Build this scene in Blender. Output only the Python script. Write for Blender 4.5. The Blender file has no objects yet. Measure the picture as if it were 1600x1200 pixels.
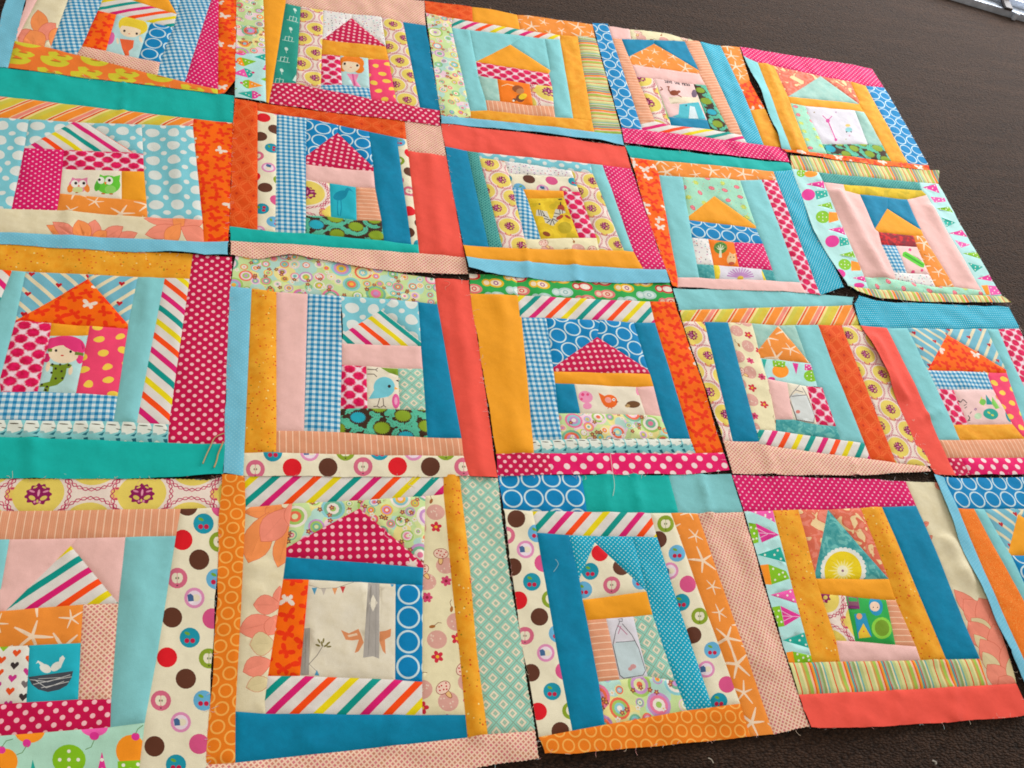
import bpy, math, random
import numpy as np
from mathutils import Vector, Matrix, noise
from mathutils.geometry import delaunay_2d_cdt

S = bpy.context.scene
COL = S.collection

# ------------------------------------------------------------------ camera
CAM = np.array([0.38031031, -1.61323806, 1.02578542])
ROT = np.array([[0.95994194, -0.01774902, -0.27963626],
                [-0.14434483, 0.82405332, -0.54781447],
                [0.24015836, 0.56623413, 0.78848137]])      # columns: right, up, back
FPX = 1413.27                                                # focal length in pixels of the 1600 px wide photo
cam_d = bpy.data.cameras.new('camera')
cam = bpy.data.objects.new('camera', cam_d)
COL.objects.link(cam)
cam.matrix_world = Matrix([list(ROT[i]) + [CAM[i]] for i in range(3)] + [[0, 0, 0, 1]])
cam_d.sensor_fit = 'HORIZONTAL'
cam_d.sensor_width = 36.0
cam_d.lens = 36.0 * FPX / 1600.0
cam_d.clip_start = 0.02
cam_d.clip_end = 60.0
S.camera = cam

# ------------------------------------------------------------------ light
w = bpy.data.worlds.new('World')
S.world = w
w.use_nodes = True
wb = w.node_tree.nodes['Background']
wb.inputs[0].default_value = (1.0, 0.95, 0.87, 1)
wb.inputs[1].default_value = 0.32


def area(name, loc, target, sx, sy, power, color):
    d = bpy.data.lights.new(name, 'AREA')
    d.shape = 'RECTANGLE'
    d.size, d.size_y = sx, sy
    d.energy = power
    d.color = color
    o = bpy.data.objects.new(name, d)
    COL.objects.link(o)
    o.location = loc
    o.rotation_euler = (Vector(target) - Vector(loc)).to_track_quat('-Z', 'Y').to_euler()
    return o


area('window_light', (3.0, 1.15, 1.1), (1.0, -0.7, 0.0), 2.2, 1.6, 116.0, (0.96, 0.98, 1.0))
area('ceiling_light', (-0.3, -1.3, 2.6), (0.8, -0.6, 0.0), 1.6, 1.6, 24.0, (1.0, 0.90, 0.76))

vs = S.view_settings
vs.view_transform = 'Standard'
vs.look = 'None'
vs.exposure = 0.0
vs.gamma = 1.0
vs.use_curve_mapping = False
S.cycles.filter_width = 1.8


# ------------------------------------------------------------------ helpers
def lin(c):
    return tuple(((x / 255) / 12.92 if x / 255 <= 0.04045 else ((x / 255 + 0.055) / 1.055) ** 2.4) for x in c[:3])


def rich(c):
    y = 0.3 * c[0] + 0.59 * c[1] + 0.11 * c[2]
    return tuple(min(255.0, max(0.0, (y + (v - y) * 1.10) * 0.985)) for v in c)


def unproject(px, py, z=0.0):
    """point of the horizontal plane at height z that the photo shows at pixel (px, py)"""
    d = ROT @ np.array([(px - 800) / FPX, -(py - 600) / FPX, -1.0])
    return CAM + d * ((z - CAM[2]) / d[2])


class X:
    """tiny expression wrapper round shader sockets"""
    def __init__(s, nt, sock): s.nt, s.s = nt, sock
    def op(s, o, a=None, b=None):
        n = s.nt.nodes.new('ShaderNodeMath'); n.operation = o
        for i, q in enumerate((s, a, b)):
            if q is None: continue
            if isinstance(q, X): s.nt.links.new(q.s, n.inputs[i])
            else: n.inputs[i].default_value = q
        return X(s.nt, n.outputs[0])
    def __add__(s, o): return s.op('ADD', o)
    def __sub__(s, o): return s.op('SUBTRACT', o)
    def __mul__(s, o): return s.op('MULTIPLY', o)
    def __truediv__(s, o): return s.op('DIVIDE', o)
    def fr(s): return s.op('FRACT')
    def fl(s): return s.op('FLOOR')
    def ab(s): return s.op('ABSOLUTE')
    def mx(s, o): return s.op('MAXIMUM', o)
    def mn(s, o): return s.op('MINIMUM', o)
    def lt(s, o): return s.op('LESS_THAN', o)
    def gt(s, o): return s.op('GREATER_THAN', o)
    def sq(s): return s.op('SQRT')
    def sin(s): return s.op('SINE')
    def cell(s, p): return (s / p).fr() - 0.5


class Mat:
    def __init__(s, name):
        s.m = bpy.data.materials.new(name)
        s.m.use_nodes = True
        s.nt = s.m.node_tree
        s.bsdf = s.nt.nodes['Principled BSDF']
        uv = s.nt.nodes.new('ShaderNodeUVMap'); uv.uv_map = 'UVMap'
        sp = s.nt.nodes.new('ShaderNodeSeparateXYZ')
        s.nt.links.new(uv.outputs[0], sp.inputs[0])
        s.u, s.v, s.uv = X(s.nt, sp.outputs[0]), X(s.nt, sp.outputs[1]), uv.outputs[0]
    def mix(s, f, a, b, blend='MIX'):
        n = s.nt.nodes.new('ShaderNodeMix'); n.data_type = 'RGBA'; n.blend_type = blend
        for i, q in ((0, f), (6, a), (7, b)):
            if isinstance(q, X): s.nt.links.new(q.s, n.inputs[i])
            elif isinstance(q, bpy.types.NodeSocket): s.nt.links.new(q, n.inputs[i])
            elif isinstance(q, tuple): n.inputs[i].default_value = (*lin(rich(q)), 1)
            else: n.inputs[i].default_value = q
        return n.outputs[2]
    def ramp(s, f, stops, const=True):
        n = s.nt.nodes.new('ShaderNodeValToRGB')
        cr = n.color_ramp
        cr.interpolation = 'CONSTANT' if const else 'LINEAR'
        while len(cr.elements) < len(stops): cr.elements.new(0.5)
        for i, (p, c) in enumerate(stops):
            cr.elements[i].position = p
            cr.elements[i].color = (*lin(rich(c) if max(c) - min(c) > 2 else c), 1)
        s.nt.links.new(f.s, n.inputs[0])
        return n.outputs[0]
    def noise(s, scale, detail=2.0, rough=0.5, vec=None, dist=0.0):
        n = s.nt.nodes.new('ShaderNodeTexNoise')
        n.inputs['Scale'].default_value = scale
        n.inputs['Detail'].default_value = detail
        n.inputs['Roughness'].default_value = rough
        n.inputs['Distortion'].default_value = dist
        s.nt.links.new(vec if vec is not None else s.uv, n.inputs['Vector'])
        return X(s.nt, n.outputs[0])
    def voronoi(s, scale, feature='F1'):
        n = s.nt.nodes.new('ShaderNodeTexVoronoi')
        n.feature = feature
        n.inputs['Scale'].default_value = scale
        s.nt.links.new(s.uv, n.inputs['Vector'])
        return X(s.nt, n.outputs['Distance']), n.outputs['Color']
    def finish(s, col, rough=0.82, mott=0.10):
        nt = s.nt
        if isinstance(col, tuple):
            col = s.mix(0.0, col, col)
        geo = nt.nodes.new('ShaderNodeNewGeometry')
        # uneven dye and weave
        a = s.noise(0.045, 3.0, 0.6)
        b = s.noise(1.1, 1.0)
        k = (a - 0.5) * (mott * 2.2) + (b - 0.5) * (mott * 2.4) + 1.0
        cmb = nt.nodes.new('ShaderNodeCombineColor')
        for i in range(3): nt.links.new(k.s, cmb.inputs[i])
        out = s.mix(1.0, col, cmb.outputs[0], 'MULTIPLY')
        nt.links.new(out, s.bsdf.inputs['Base Color'])
        s.bsdf.inputs['Roughness'].default_value = rough
        s.bsdf.inputs['Specular IOR Level'].default_value = 0.16
        s.bsdf.inputs['Sheen Weight'].default_value = 0.05
        s.bsdf.inputs['Sheen Roughness'].default_value = 0.45
        h = s.noise(0.05, 2.0, 0.5) * 1.3 + s.noise(0.9, 2.0) * 0.2
        bp = nt.nodes.new('ShaderNodeBump')
        bp.inputs['Strength'].default_value = 0.4
        bp.inputs['Distance'].default_value = 0.0016
        nt.links.new(h.s, bp.inputs['Height'])
        nt.links.new(bp.outputs[0], s.bsdf.inputs['Normal'])
        return s.m


R2 = math.sqrt(0.5)


def p_dots(base, dot, p, r):
    def f(k):
        a, b = (k.u + k.v) * R2, (k.v - k.u) * R2
        x, y = a.cell(p), b.cell(p)
        return k.mix((x * x + y * y).lt((r / p) ** 2), base, dot)
    return f


def p_solid(c, c2=None):
    def f(k):
        if c2 is None: return c
        return k.ramp(k.noise(0.05, 5.0, 0.65), [(0.3, c), (0.7, c2)], False)
    return f


def p_gingham(k):
    p = 8.4
    s = (k.u.cell(p).gt(0.0) + k.v.cell(p).gt(0.0)) * 0.5
    return k.ramp(s, [(0, (224, 236, 240)), (0.3, (124, 182, 210)), (0.8, (34, 128, 178))])


CANDY = [(232, 226, 220), (214, 36, 116), (232, 226, 220), (246, 84, 24), (232, 226, 220), (238, 218, 34), (232, 226, 220), (0, 150, 140)]


def p_candy(sg):
    def f(k):
        t = ((k.u + k.v * sg) * (R2 / 72.0)).fr()
        st, x = [], 0.0
        for i, c in enumerate(CANDY):
            st.append((x, c)); x += 0.142 if i % 2 == 0 else 0.108
        return k.ramp(t, st)
    return f


def p_strips(cols, per, sg=0.0):
    def f(k):
        t = ((k.u + k.v * sg) * ((R2 if sg else 1.0) / per)).fr()
        tot = sum(c[0] for c in cols); x, st = 0.0, []
        for wd, c in cols:
            st.append((x / tot, c)); x += wd
        return k.ramp(t, st)
    return f


SHERBET = [(7, (222, 200, 74)), (1.2, (246, 226, 190)), (2.0, (226, 92, 40)), (1.4, (247, 214, 170)), (9, (246, 150, 56)), (1.2, (247, 214, 170)),
           (4.5, (241, 146, 130)), (1.2, (250, 224, 190)), (2, (222, 80, 44)), (3, (245, 224, 150)), (5, (214, 204, 88))]
MULTI = [(3, (226, 222, 160)), (1.3, (226, 84, 50)), (3.5, (208, 214, 150)), (2, (243, 226, 170)), (2, (214, 160, 90)), (3, (170, 200, 90)), (2, (245, 200, 170)),
         (1.6, (236, 92, 32)), (1.8, (240, 168, 60)), (2, (96, 168, 166)), (1.2, (200, 90, 80)), (2.2, (176, 196, 160)), (2.6, (150, 170, 110)), (1.4, (240, 222, 180)),
         (1.6, (120, 180, 176)), (3.2, (196, 204, 140))]


def p_ring(base, ring, p, r, wd, stagger=False):
    def f(k):
        y = k.v / p
        if stagger:
            u = k.u / (p * 0.87)
            odd = (u.fl() * 0.5).fr().gt(0.25) * 0.5
            x, y = (u.fr() - 0.5) * 0.87, (y + odd).fr() - 0.5
        else:
            x, y = k.u.cell(p), y.fr() - 0.5
        d = (x * x + y * y).sq()
        m = d.lt(r / p) * d.gt((r - wd) / p)
        return k.mix(m, base, ring)
    return f


def p_bubble(k):
    p = 31.0
    n = (k.noise(0.03, 1.0) - 0.5) * 0.35
    x, y = k.u.cell(29.5) + n, k.v.cell(p) - n * 0.5
    x2, y2 = (k.u + 14.7).cell(29.5) + n, (k.v + 15.5).cell(p) - n * 0.5
    m = (x * x + y * y).lt(0.097).mx((x2 * x2 + y2 * y2).lt(0.022))
    return k.mix(m, (132, 202, 214), (228, 233, 228))


def p_shibori(k):
    a, b = (k.u + k.v * 1.1) * (R2 / 17.0), (k.v * 1.1 - k.u) * (R2 / 17.0)
    x, y = a.fr() - 0.5, b.fr() - 0.5
    d = (x * x + y * y).sq() + (k.noise(0.36, 3.0, 0.65) - 0.5) * 0.36
    red = k.ramp(k.noise(0.12, 2.0), [(0.35, (190, 8, 66)), (0.65, (228, 28, 100))], False)
    m = k.ramp(d, [(0.40, (0, 0, 0)), (0.54, (255, 255, 255))], False)
    return k.mix(X(k.nt, m), red, (247, 224, 232))


def p_speckle(k):
    base = k.ramp(k.noise(0.05, 5.0, 0.65), [(0.3, (231, 150, 32)), (0.7, (246, 184, 66))], False)
    d, c = k.voronoi(0.17)
    sep = k.nt.nodes.new('ShaderNodeSeparateColor'); k.nt.links.new(c, sep.inputs[0])
    dot = k.ramp(X(k.nt, sep.outputs[0]), [(0, (206, 80, 30)), (0.45, (250, 226, 150)), (0.62, (170, 140, 40)), (0.78, (224, 96, 50))])
    return k.mix(d.lt(0.2), base, dot)


def p_ogee(k):
    x, y = k.u.cell(34.0), k.v.cell(25.0)
    x2, y2 = (k.u + 17).cell(34.0), (k.v + 12.5).cell(25.0)
    d, e = (x * x + y * y).sq(), (x2 * x2 + y2 * y2).sq()
    m = ((d - 0.44).ab().lt(0.022)).mx((d - 0.33).ab().lt(0.018)).mx((e - 0.44).ab().lt(0.022))
    base = k.mix((x2.ab() + y2.ab()).lt(0.1), (224, 84, 22), (196, 56, 12))
    return k.mix(m * 0.55, base, (246, 128, 66))


def p_check(k):
    p = 4.3
    x, y = ((k.u + k.v) * R2).cell(p), ((k.v - k.u) * R2).cell(p)
    m = x.ab().mx(y.ab()).lt(0.31)
    return k.mix(m, (249, 214, 190), k.ramp(k.noise(0.15, 1.0), [(0.35, (216, 128, 136)), (0.65, (204, 142, 116))], False))


def p_peach(k):
    a, b = k.u.cell(8.3).ab().lt(0.07), k.u.cell(2.1).ab().lt(0.2)
    return k.mix(a, k.mix(b * 0.35, (226, 158, 124), (240, 190, 158)), (252, 212, 182))


def p_diamond(k):
    p = 14.2
    x, y = ((k.u + k.v) * R2).cell(p), ((k.v - k.u) * R2).cell(p)
    m = x.ab().mx(y.ab())
    return k.ramp(m, [(0, (168, 206, 184)), (0.11, (150, 160, 138)), (0.14, (240, 232, 208)), (0.29, (156, 164, 144)), (0.32, (160, 216, 198)), (0.465, (148, 172, 152))])


def p_contour(a, b, c, sc):
    def f(k):
        n = k.noise(sc, 2.0, 0.5, dist=1.2)
        return k.ramp(n, [(0, a), (0.42, a), (0.45, b), (0.55, b), (0.57, c)], False)
    return f


def p_geo(k):
    p = 6.2
    x, y = k.u.cell(p), k.v.cell(p)
    d = (x * x + y * y).sq()
    return k.ramp(d, [(0, (40, 128, 128)), (0.28, (112, 190, 178)), (0.45, (36, 120, 122))])


def p_lattice(sg):
    def f(k):
        t = ((k.u + k.v * sg) * (R2 / 17.5)).fr()
        return k.mix(t.lt(0.3), (124, 186, 204), (236, 223, 190))
    return f


def p_pinky(k):
    n = (k.noise(0.035, 1.0) - 0.5) * 0.5
    a, b = (k.u * 1.0 + k.v * 0.35) / 27.0, (k.v - k.u * 0.3) / 23.0
    x, y = a.fr() - 0.5 + n, b.fr() - 0.5 - n
    return k.mix((x * x + y * y).lt(0.062), (240, 78, 118), (250, 214, 92))


def p_rope(k):
    n = k.noise(0.09, 2.0, 0.5, dist=2.5)
    m = ((n * 9.0).fr() - 0.5).ab().lt(0.1)
    return k.mix(m * 0.7, (238, 120, 28), (250, 186, 100))


def p_print(k):
    at = k.nt.nodes.new('ShaderNodeAttribute'); at.attribute_name = 'print_colour'
    return at.outputs['Color']


# ------------------------------------------------------------------ print shapes (millimetres in the cloth's own axes)
def circ(x, y, r, n=14): return [(x + r * math.cos(6.2832 * i / n), y + r * math.sin(6.2832 * i / n)) for i in range(n)]


def ell(x, y, rx, ry, rot=0.0, n=14):
    c, s = math.cos(math.radians(rot)), math.sin(math.radians(rot))
    return [(x + rx * math.cos(t) * c - ry * math.sin(t) * s, y + rx * math.cos(t) * s + ry * math.sin(t) * c)
            for t in (6.2832 * i / n for i in range(n))]


def line(pts, wd):
    out = []
    for (x0, y0), (x1, y1) in zip(pts, pts[1:]):
        l = math.hypot(x1 - x0, y1 - y0) or 1e-6
        nx, ny, tx, ty = -(y1 - y0) / l * wd / 2, (x1 - x0) / l * wd / 2, (x1 - x0) / l * wd / 3, (y1 - y0) / l * wd / 3
        out.append([(x0 - tx + nx, y0 - ty + ny), (x0 - tx - nx, y0 - ty - ny), (x1 + tx - nx, y1 + ty - ny), (x1 + tx + nx, y1 + ty + ny)])
    return out


def rp(pts, x, y, rot, sc=1.0):
    c, s = math.cos(math.radians(rot)) * sc, math.sin(math.radians(rot)) * sc
    return [(x + a * c - b * s, y + a * s + b * c) for a, b in pts]


def lattice(bb, pu, pv, stag=0.5, ou=0, ov=0):
    x0, y0, x1, y1 = bb
    for i in range(math.floor((x0 - ou) / pu) - 1, math.ceil((x1 - ou) / pu) + 2):
        for j in range(math.floor((y0 - ov) / pv) - 1, math.ceil((y1 - ov) / pv) + 2):
            yield i, j, ou + i * pu, ov + (j + (stag if i % 2 else 0)) * pv


def flower(x, y, r, c, cc, n=5, rot=0):
    o = [(c, ell(x + r * .6 * math.cos(rot + 6.2832 * i / n), y + r * .6 * math.sin(rot + 6.2832 * i / n), r * .48, r * .36, math.degrees(rot + 6.2832 * i / n), 8)) for i in range(n)]
    return o + [(cc, circ(x, y, r * .3, 8))]


def s_butterfly(bb, g):
    o = []
    for i, j, x, y in lattice(bb, 21, 21, 0.5, g.uniform(0, 20), g.uniform(0, 20)):
        a = g.uniform(-50, 50) + (180 if g.random() < .3 else 0)
        c = (246, 232, 218) if g.random() < 0.13 else (234, 60, 16)
        z = g.uniform(17, 21)
        x += g.uniform(-2, 2); y += g.uniform(-2, 2)
        for q in (-1, 1):
            o.append((c, rp([(0, .02), (q * .1, .24), (q * .32, .42), (q * .5, .4), (q * .54, .26), (q * .4, .08), (q * .2, 0)], x, y, a, z)))
            o.append((c, rp([(0, .04), (q * .2, .02), (q * .36, -.08), (q * .34, -.26), (q * .2, -.34), (q * .08, -.2)], x, y, a, z)))
        o.append((c, rp(ell(0, 0, .05, .22, 0, 8), x, y, a, z)))
    return o


def s_star(bb, g):
    o = []
    for i, j, x, y in lattice(bb, 33, 35, 0.5, g.uniform(0, 30), g.uniform(0, 30)):
        r = g.choice((12, 15, 20)); a = g.uniform(0, 72)
        x += g.uniform(-4, 4); y += g.uniform(-4, 4)
        for q in range(5):
            t = a + q * 72 + g.uniform(-8, 8)
            o.append(((250, 224, 196), rp([(0, -.09), (.55, -.08), (1, -.03), (1, .04), (.5, .08), (0, .09)], x, y, t, r * g.uniform(.85, 1.1))))
    return o


APPLE = [['brown', 'red', 'pinkapple'], ['cherry', 'brown', 'cupcake'], ['pink', 'greenapple', 'bluecherry']]


def apple(kind, x, y, r, rot):
    P = lambda pts: rp(pts, x, y, rot, r)
    base = dict(brown=(96, 56, 40), red=(218, 32, 44), pink=(214, 90, 138), cherry=(34, 150, 172), bluecherry=(110, 178, 214), pinkapple=(214, 112, 138),
                greenapple=(142, 164, 50), cupcake=(226, 150, 190))[kind]
    o = [(base, P(circ(0, 0, 1, 18)))]
    if 'cherry' in kind:
        o += [((190, 30, 70), P(circ(-.28, -.3, .25, 9))), ((190, 30, 70), P(circ(.28, -.3, .25, 9))), ((120, 168, 60), P(ell(.25, .42, .3, .16, 25, 8)))]
    elif 'apple' in kind:
        o += [((240, 232, 208), P(ell(-.16, 0, .4, .52, 10, 10))), ((240, 232, 208), P(ell(.16, 0, .4, .52, -10, 10))), ((110, 116, 80), P(ell(-.12, 0, .07, .13, 0, 6))),
              ((110, 116, 80), P(ell(.12, 0, .07, .13, 0, 6))), (base, P([(-.02, -.5), (.03, -.5), (.03, .5), (-.02, .5)])), ((70, 50, 50), P(ell(0, -.72, .1, .07, 0, 6)))]
    elif kind == 'cupcake':
        o += [((242, 226, 236), P(circ(0, 0, .72, 14))), ((240, 230, 205), P(ell(-.15, 0, .42, .36, 0, 10))), ((74, 108, 150), P([(.05, -.3), (.6, -.34), (.7, .3), (.35, .42), (.1, .2)]))]
    return o


def s_apple(bb, g):
    o = []
    ou, ov = g.uniform(0, 60), g.uniform(0, 130)
    for i, j, x, y in lattice(bb, 20.6, 46.0, 0.5, ou, ov):
        o += apple(APPLE[i % 3][j % 3], x, y, 11.0, g.choice((0, 90)))
    return o


def medallion(x, y, k=1.0):
    c, ol = (140, 28, 88), (226, 204, 110)
    P = lambda pts: rp(pts, x, y, 0, k)
    o = [(c, P([((13 + 1.3 * math.cos(t * 11)) * (1 - .16 * math.sin(t)) * math.cos(t), (13 + 1.3 * math.cos(t * 11)) * math.sin(t)) for t in (6.2832 * q / 66 for q in range(66))]))]
    for q in (-1, 1):
        o += [(ol, P(ell(q * 6, -5, 4, 2.6, q * 35, 10))), ((226, 150, 176), P(ell(q * 7.2, 3.4, 3.4, 1.3, q * 20, 8))), (ol, P(ell(q * 4.6, 8.6, 2.6, 1.1, q * -30, 7))), ((226, 150, 176), P(ell(q * 2.6, -10, 1.4, 1.8, 0, 6)))]
    return o + [((232, 164, 184), P(ell(0, 1.5, 1.3, 4.6, 0, 8))), (ol, P(ell(0, -9, 1.2, 2.2, 0, 6)))]


def s_damask(bb, g):
    o = []
    ou, ov = getattr(g, 'off', None) or (g.uniform(0, 55), g.uniform(0, 72))
    for i, j, x, y in lattice(bb, 55.5, 76, 0.5, ou, ov):
        o.append(((236, 214, 112), circ(x, y, 27, 30)))
        for ph in (0, math.pi):
            pts = []
            for q in range(73):
                t = 6.2832 * q / 72
                r = 32.5 + 2.1 * math.sin(t * 15 + ph)
                pts.append((x + r * math.cos(t), y + r * math.sin(t)))
            o += [((176, 46, 92) if ph else (214, 112, 130), l) for l in line(pts, 1.2)]
        o += medallion(x, y)
        for q in (-1, 1):      # little fans between the discs
            fx, fy = x + 27.7, y + q * 33
            o += [((240, 170, 130), ell(fx, fy, 6, 4, 0, 10)), ((236, 206, 110), ell(fx, fy + q * 4, 7, 4, 0, 10)), ((196, 66, 104), ell(fx, fy - q * 2, 2.4, 1.4, 0, 6))]
    return o


MODC = [(236, 132, 166), (248, 190, 80), (172, 206, 112), (150, 208, 214), (240, 120, 90), (246, 214, 224), (206, 156, 206), (232, 236, 180), (250, 240, 230), (130, 190, 160)]


def s_mod(bb, g):
    o = []
    x0, y0, x1, y1 = bb
    for q in range(int((x1 - x0) * (y1 - y0) / 900) + 4):
        o.append((g.choice([(226, 236, 170), (246, 212, 224), (190, 226, 214), (246, 232, 160)]), ell(g.uniform(x0, x1), g.uniform(y0, y1), g.uniform(8, 18), g.uniform(8, 16), g.uniform(0, 180), 12)))
    done = []
    for q in range(int((x1 - x0) * (y1 - y0) / 26)):
        r = g.choice((5.5, 6.5, 8, 10, 13, 15))
        x, y = g.uniform(x0 - 5, x1 + 5), g.uniform(y0 - 5, y1 + 5)
        if any((x - a) ** 2 + (y - b) ** 2 < (r + c) ** 2 * .9 for a, b, c in done): continue
        done.append((x, y, r))
        cs = g.sample(MODC, 4)
        for t, (f, c) in enumerate(zip((1, .76, .52, .26), cs)):
            o.append((c, circ(x, y, r * f, 16 if t < 2 else 10)))
    for q in range(int((x1 - x0) * (y1 - y0) / 320) + 2):
        o += flower(g.uniform(x0, x1), g.uniform(y0, y1), 3.4, g.choice([(166, 86, 86), (150, 90, 70), (240, 238, 228)]), (240, 190, 90), 5, g.uniform(0, 6))
    return o


ICE = [((222, 60, 150), (40, 172, 156)), ((140, 196, 40), (250, 160, 50)), ((40, 172, 156), (236, 90, 170)), ((250, 150, 30), (140, 196, 40)), ((236, 90, 170), (222, 60, 150))]


def s_ice(bb, g):
    o = []
    for i, j, x, y in lattice(bb, 44, 28, 0.5, g.uniform(0, 41), g.uniform(0, 25)):
        a, b = ICE[(i * 2 + j) % 5]
        f = 0 if (i + j) % 2 else 180
        f += g.uniform(-14, 14)
        P = lambda pts: rp(pts, x, y, f, 1.22)
        o.append((b, P([(0, -9), (0, 9), (19, 0)])))
        o.append((a, P([(0, 9.5)] + [(9 * math.cos(t), 9.5 * math.sin(t)) for t in (math.pi / 2 + math.pi * q / 8 for q in range(1, 8))] + [(0, -9.5)])))
        for dx, dy in ((-4, 3), (-3, -4), (-7, -1), (4, 2), (8, -1)):
            o.append(((244, 240, 226), P(circ(dx, dy, 1.1, 6))))
        o.append(((214, 40, 110), P(circ(-10, 0, 2.2, 8))))
    return o


def s_icebig(bb, g):
    o = []
    for i, j, x, y in lattice(bb, 46, 58, 0.5, 12, -20):
        a, b = ICE[(i + 2 * j + 1) % 5]
        f = 90 if (i + j) % 2 else -90
        P = lambda pts: rp(pts, x, y, f, 1.7)
        o.append((b, P([(0, -9), (0, 9), (24, 0)])))
        o.append((a, P([(0, 9.5)] + [(11 * math.cos(t), 9.5 * math.sin(t)) for t in (math.pi / 2 + math.pi * q / 10 for q in range(1, 10))] + [(0, -9.5)])))
        for dx, dy in ((-4, 3), (-3, -4), (-7, -1), (5, 2), (9, -2)):
            o.append(((244, 240, 226), P(circ(dx, dy, 1.1, 7))))
        o.append(((206, 40, 120), P(circ(-12.5, 0, 2.5, 9))))
        o += [((120, 150, 90), P(l)) for l in line([(-14, 1), (-17, 2), (-19, 6)], .5)]
    return o


def s_mush(bb, g):
    o = []
    ou, ov = g.uniform(0, 26), g.uniform(0, 36)
    for i, j, x, y in lattice(bb, 27, 36, 0.5, ou, ov):
        if (i + j) % 2 == 0:
            o.append(((224, 172, 160), ell(x + 9, y - 8, 12, 11, 0, 16)))
            for q in range(7): o.append(((240, 214, 196), circ(x + 9 + g.uniform(-8, 8), y - 8 + g.uniform(-7, 7), 1.1, 6)))
    for i, j, x, y in lattice(bb, 27, 36, 0.5, ou + 6, ov + 8):
        k = (i * 3 + j) % 4; a = g.uniform(-40, 40)
        P = lambda pts: rp(pts, x, y, a)
        if k == 0:
            o += [((150, 80, 50), P(ell(0, -9, 3.2, 6, 0, 10))), ((240, 200, 140), P(ell(0, -9, 2.4, 5, 0, 10))), ((150, 70, 60), P(ell(0, 0, 9.6, 7, 0, 14))), ((246, 214, 196), P(ell(0, 0, 8.8, 6.2, 0, 14)))]
            o += [((190, 40, 50), P(circ(dx, dy, 1.1, 6))) for dx, dy in ((-5, 0), (0, 3), (4, -1), (-1, -2), (6, 2), (-3, 3.6), (2, -4))]
        elif k == 1:
            o += flower(x, y, 7, (206, 50, 70), (240, 190, 60), 5, a)
        elif k == 2:
            o += [((170, 110, 60), P(ell(0, 0, 4, 2, 30, 8)))] + [((130, 80, 50), P(l)) for l in line([(2, 2), (5, 7), (9, 8)], .7)]
        else:
            o += flower(x, y, 6.5, (214, 80, 120), (150, 40, 60), 6, a)
    return o


def s_foliage(bb, g):
    o = []
    for i, j, x, y in lattice(bb, 30, 34, 0.5, g.uniform(0, 30), g.uniform(0, 34)):
        c = (44, 170, 190) if (i + j * 2) % 5 == 0 else (140, 166, 48)
        r = g.uniform(11, 14)
        o.append((c, [(x + r * (1 if q % 2 else .78) * math.cos(6.2832 * q / 44), y + r * .85 * (1 if q % 2 else .78) * math.sin(6.2832 * q / 44)) for q in range(44)]))
        for st in range(5):
            a = g.uniform(0, 360); px, py = x + 15 * math.cos(a), y + 15 * math.sin(a)
            for q in range(6):
                px += 2.8 * math.cos(a + 1.4); py += 2.8 * math.sin(a + 1.4); a += .28
                for s in (-1, 1):
                    o.append(((96, 190, 160), ell(px + s * 1.8 * math.cos(a), py + s * 1.8 * math.sin(a), 2.9, 1.15, math.degrees(a) + s * 40, 7)))
    return o


def s_scribble(bb, g):
    o = []
    for i, j, x, y in lattice(bb, 6.5, 7, 0.5):
        if g.random() < .25: continue
        c = g.choice([(196, 90, 150), (60, 70, 80), (110, 190, 190), (220, 110, 100), (150, 160, 170), (170, 120, 190)])
        o.append((c, ell(x + g.uniform(-2, 2), y + g.uniform(-2, 2), 2.0, 0.9, g.uniform(0, 180), 7)))
    return o


def s_mint(bb, g):
    o = []
    for i, j, x, y in lattice(bb, 7, 7, 0.5):
        if g.random() < .5: o.append((g.choice([(120, 190, 150), (220, 120, 130), (110, 160, 170), (226, 214, 120)]), circ(x + g.uniform(-3, 3), y + g.uniform(-3, 3), .9, 6)))
    for i, j, x, y in lattice(bb, 28, 26, 0.5, g.uniform(0, 28), g.uniform(0, 26)):
        a = g.uniform(0, 360)
        if g.random() < .6:
            o += [((200, 60, 90), ell(x, y, 6, 4.8, a, 12)), ((240, 140, 150), ell(x, y, 4.8, 3.6, a, 12)), ((220, 70, 100), ell(x, y, 1.5, 1, a, 6))]
        else:
            o += flower(x, y, 6, (196, 214, 110), (236, 220, 120), 6, a)
    return o


def s_pear(bb, g):
    o = []
    def bowl(x, y, rx, ry): return [(x + rx * math.cos(t), y + ry * math.sin(t)) for t in (math.pi + math.pi * q / 12 for q in range(13))] + [(x + rx * .55, y + ry * .25), (x, y - ry * .1), (x - rx * .5, y + ry * .3)]
    for i, j, x, y in lattice(bb, 52, 44, 0.4, 18, 8):
        for dx, dy, rx, ry in ((1, 15, 19, 14), (-2, 0, 22, 18)):
            o.append(((216, 206, 62), bowl(x + dx, y + dy, rx, ry)))
            o.append(((170, 120, 40), ell(x + dx + 2, y + dy - ry * .25, rx * .4, 1.2, 8, 8)))
            o.append(((236, 126, 54), ell(x + dx + 2, y + dy - ry * .12, rx * .36, 1.6, 8, 8)))
    return o


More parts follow.
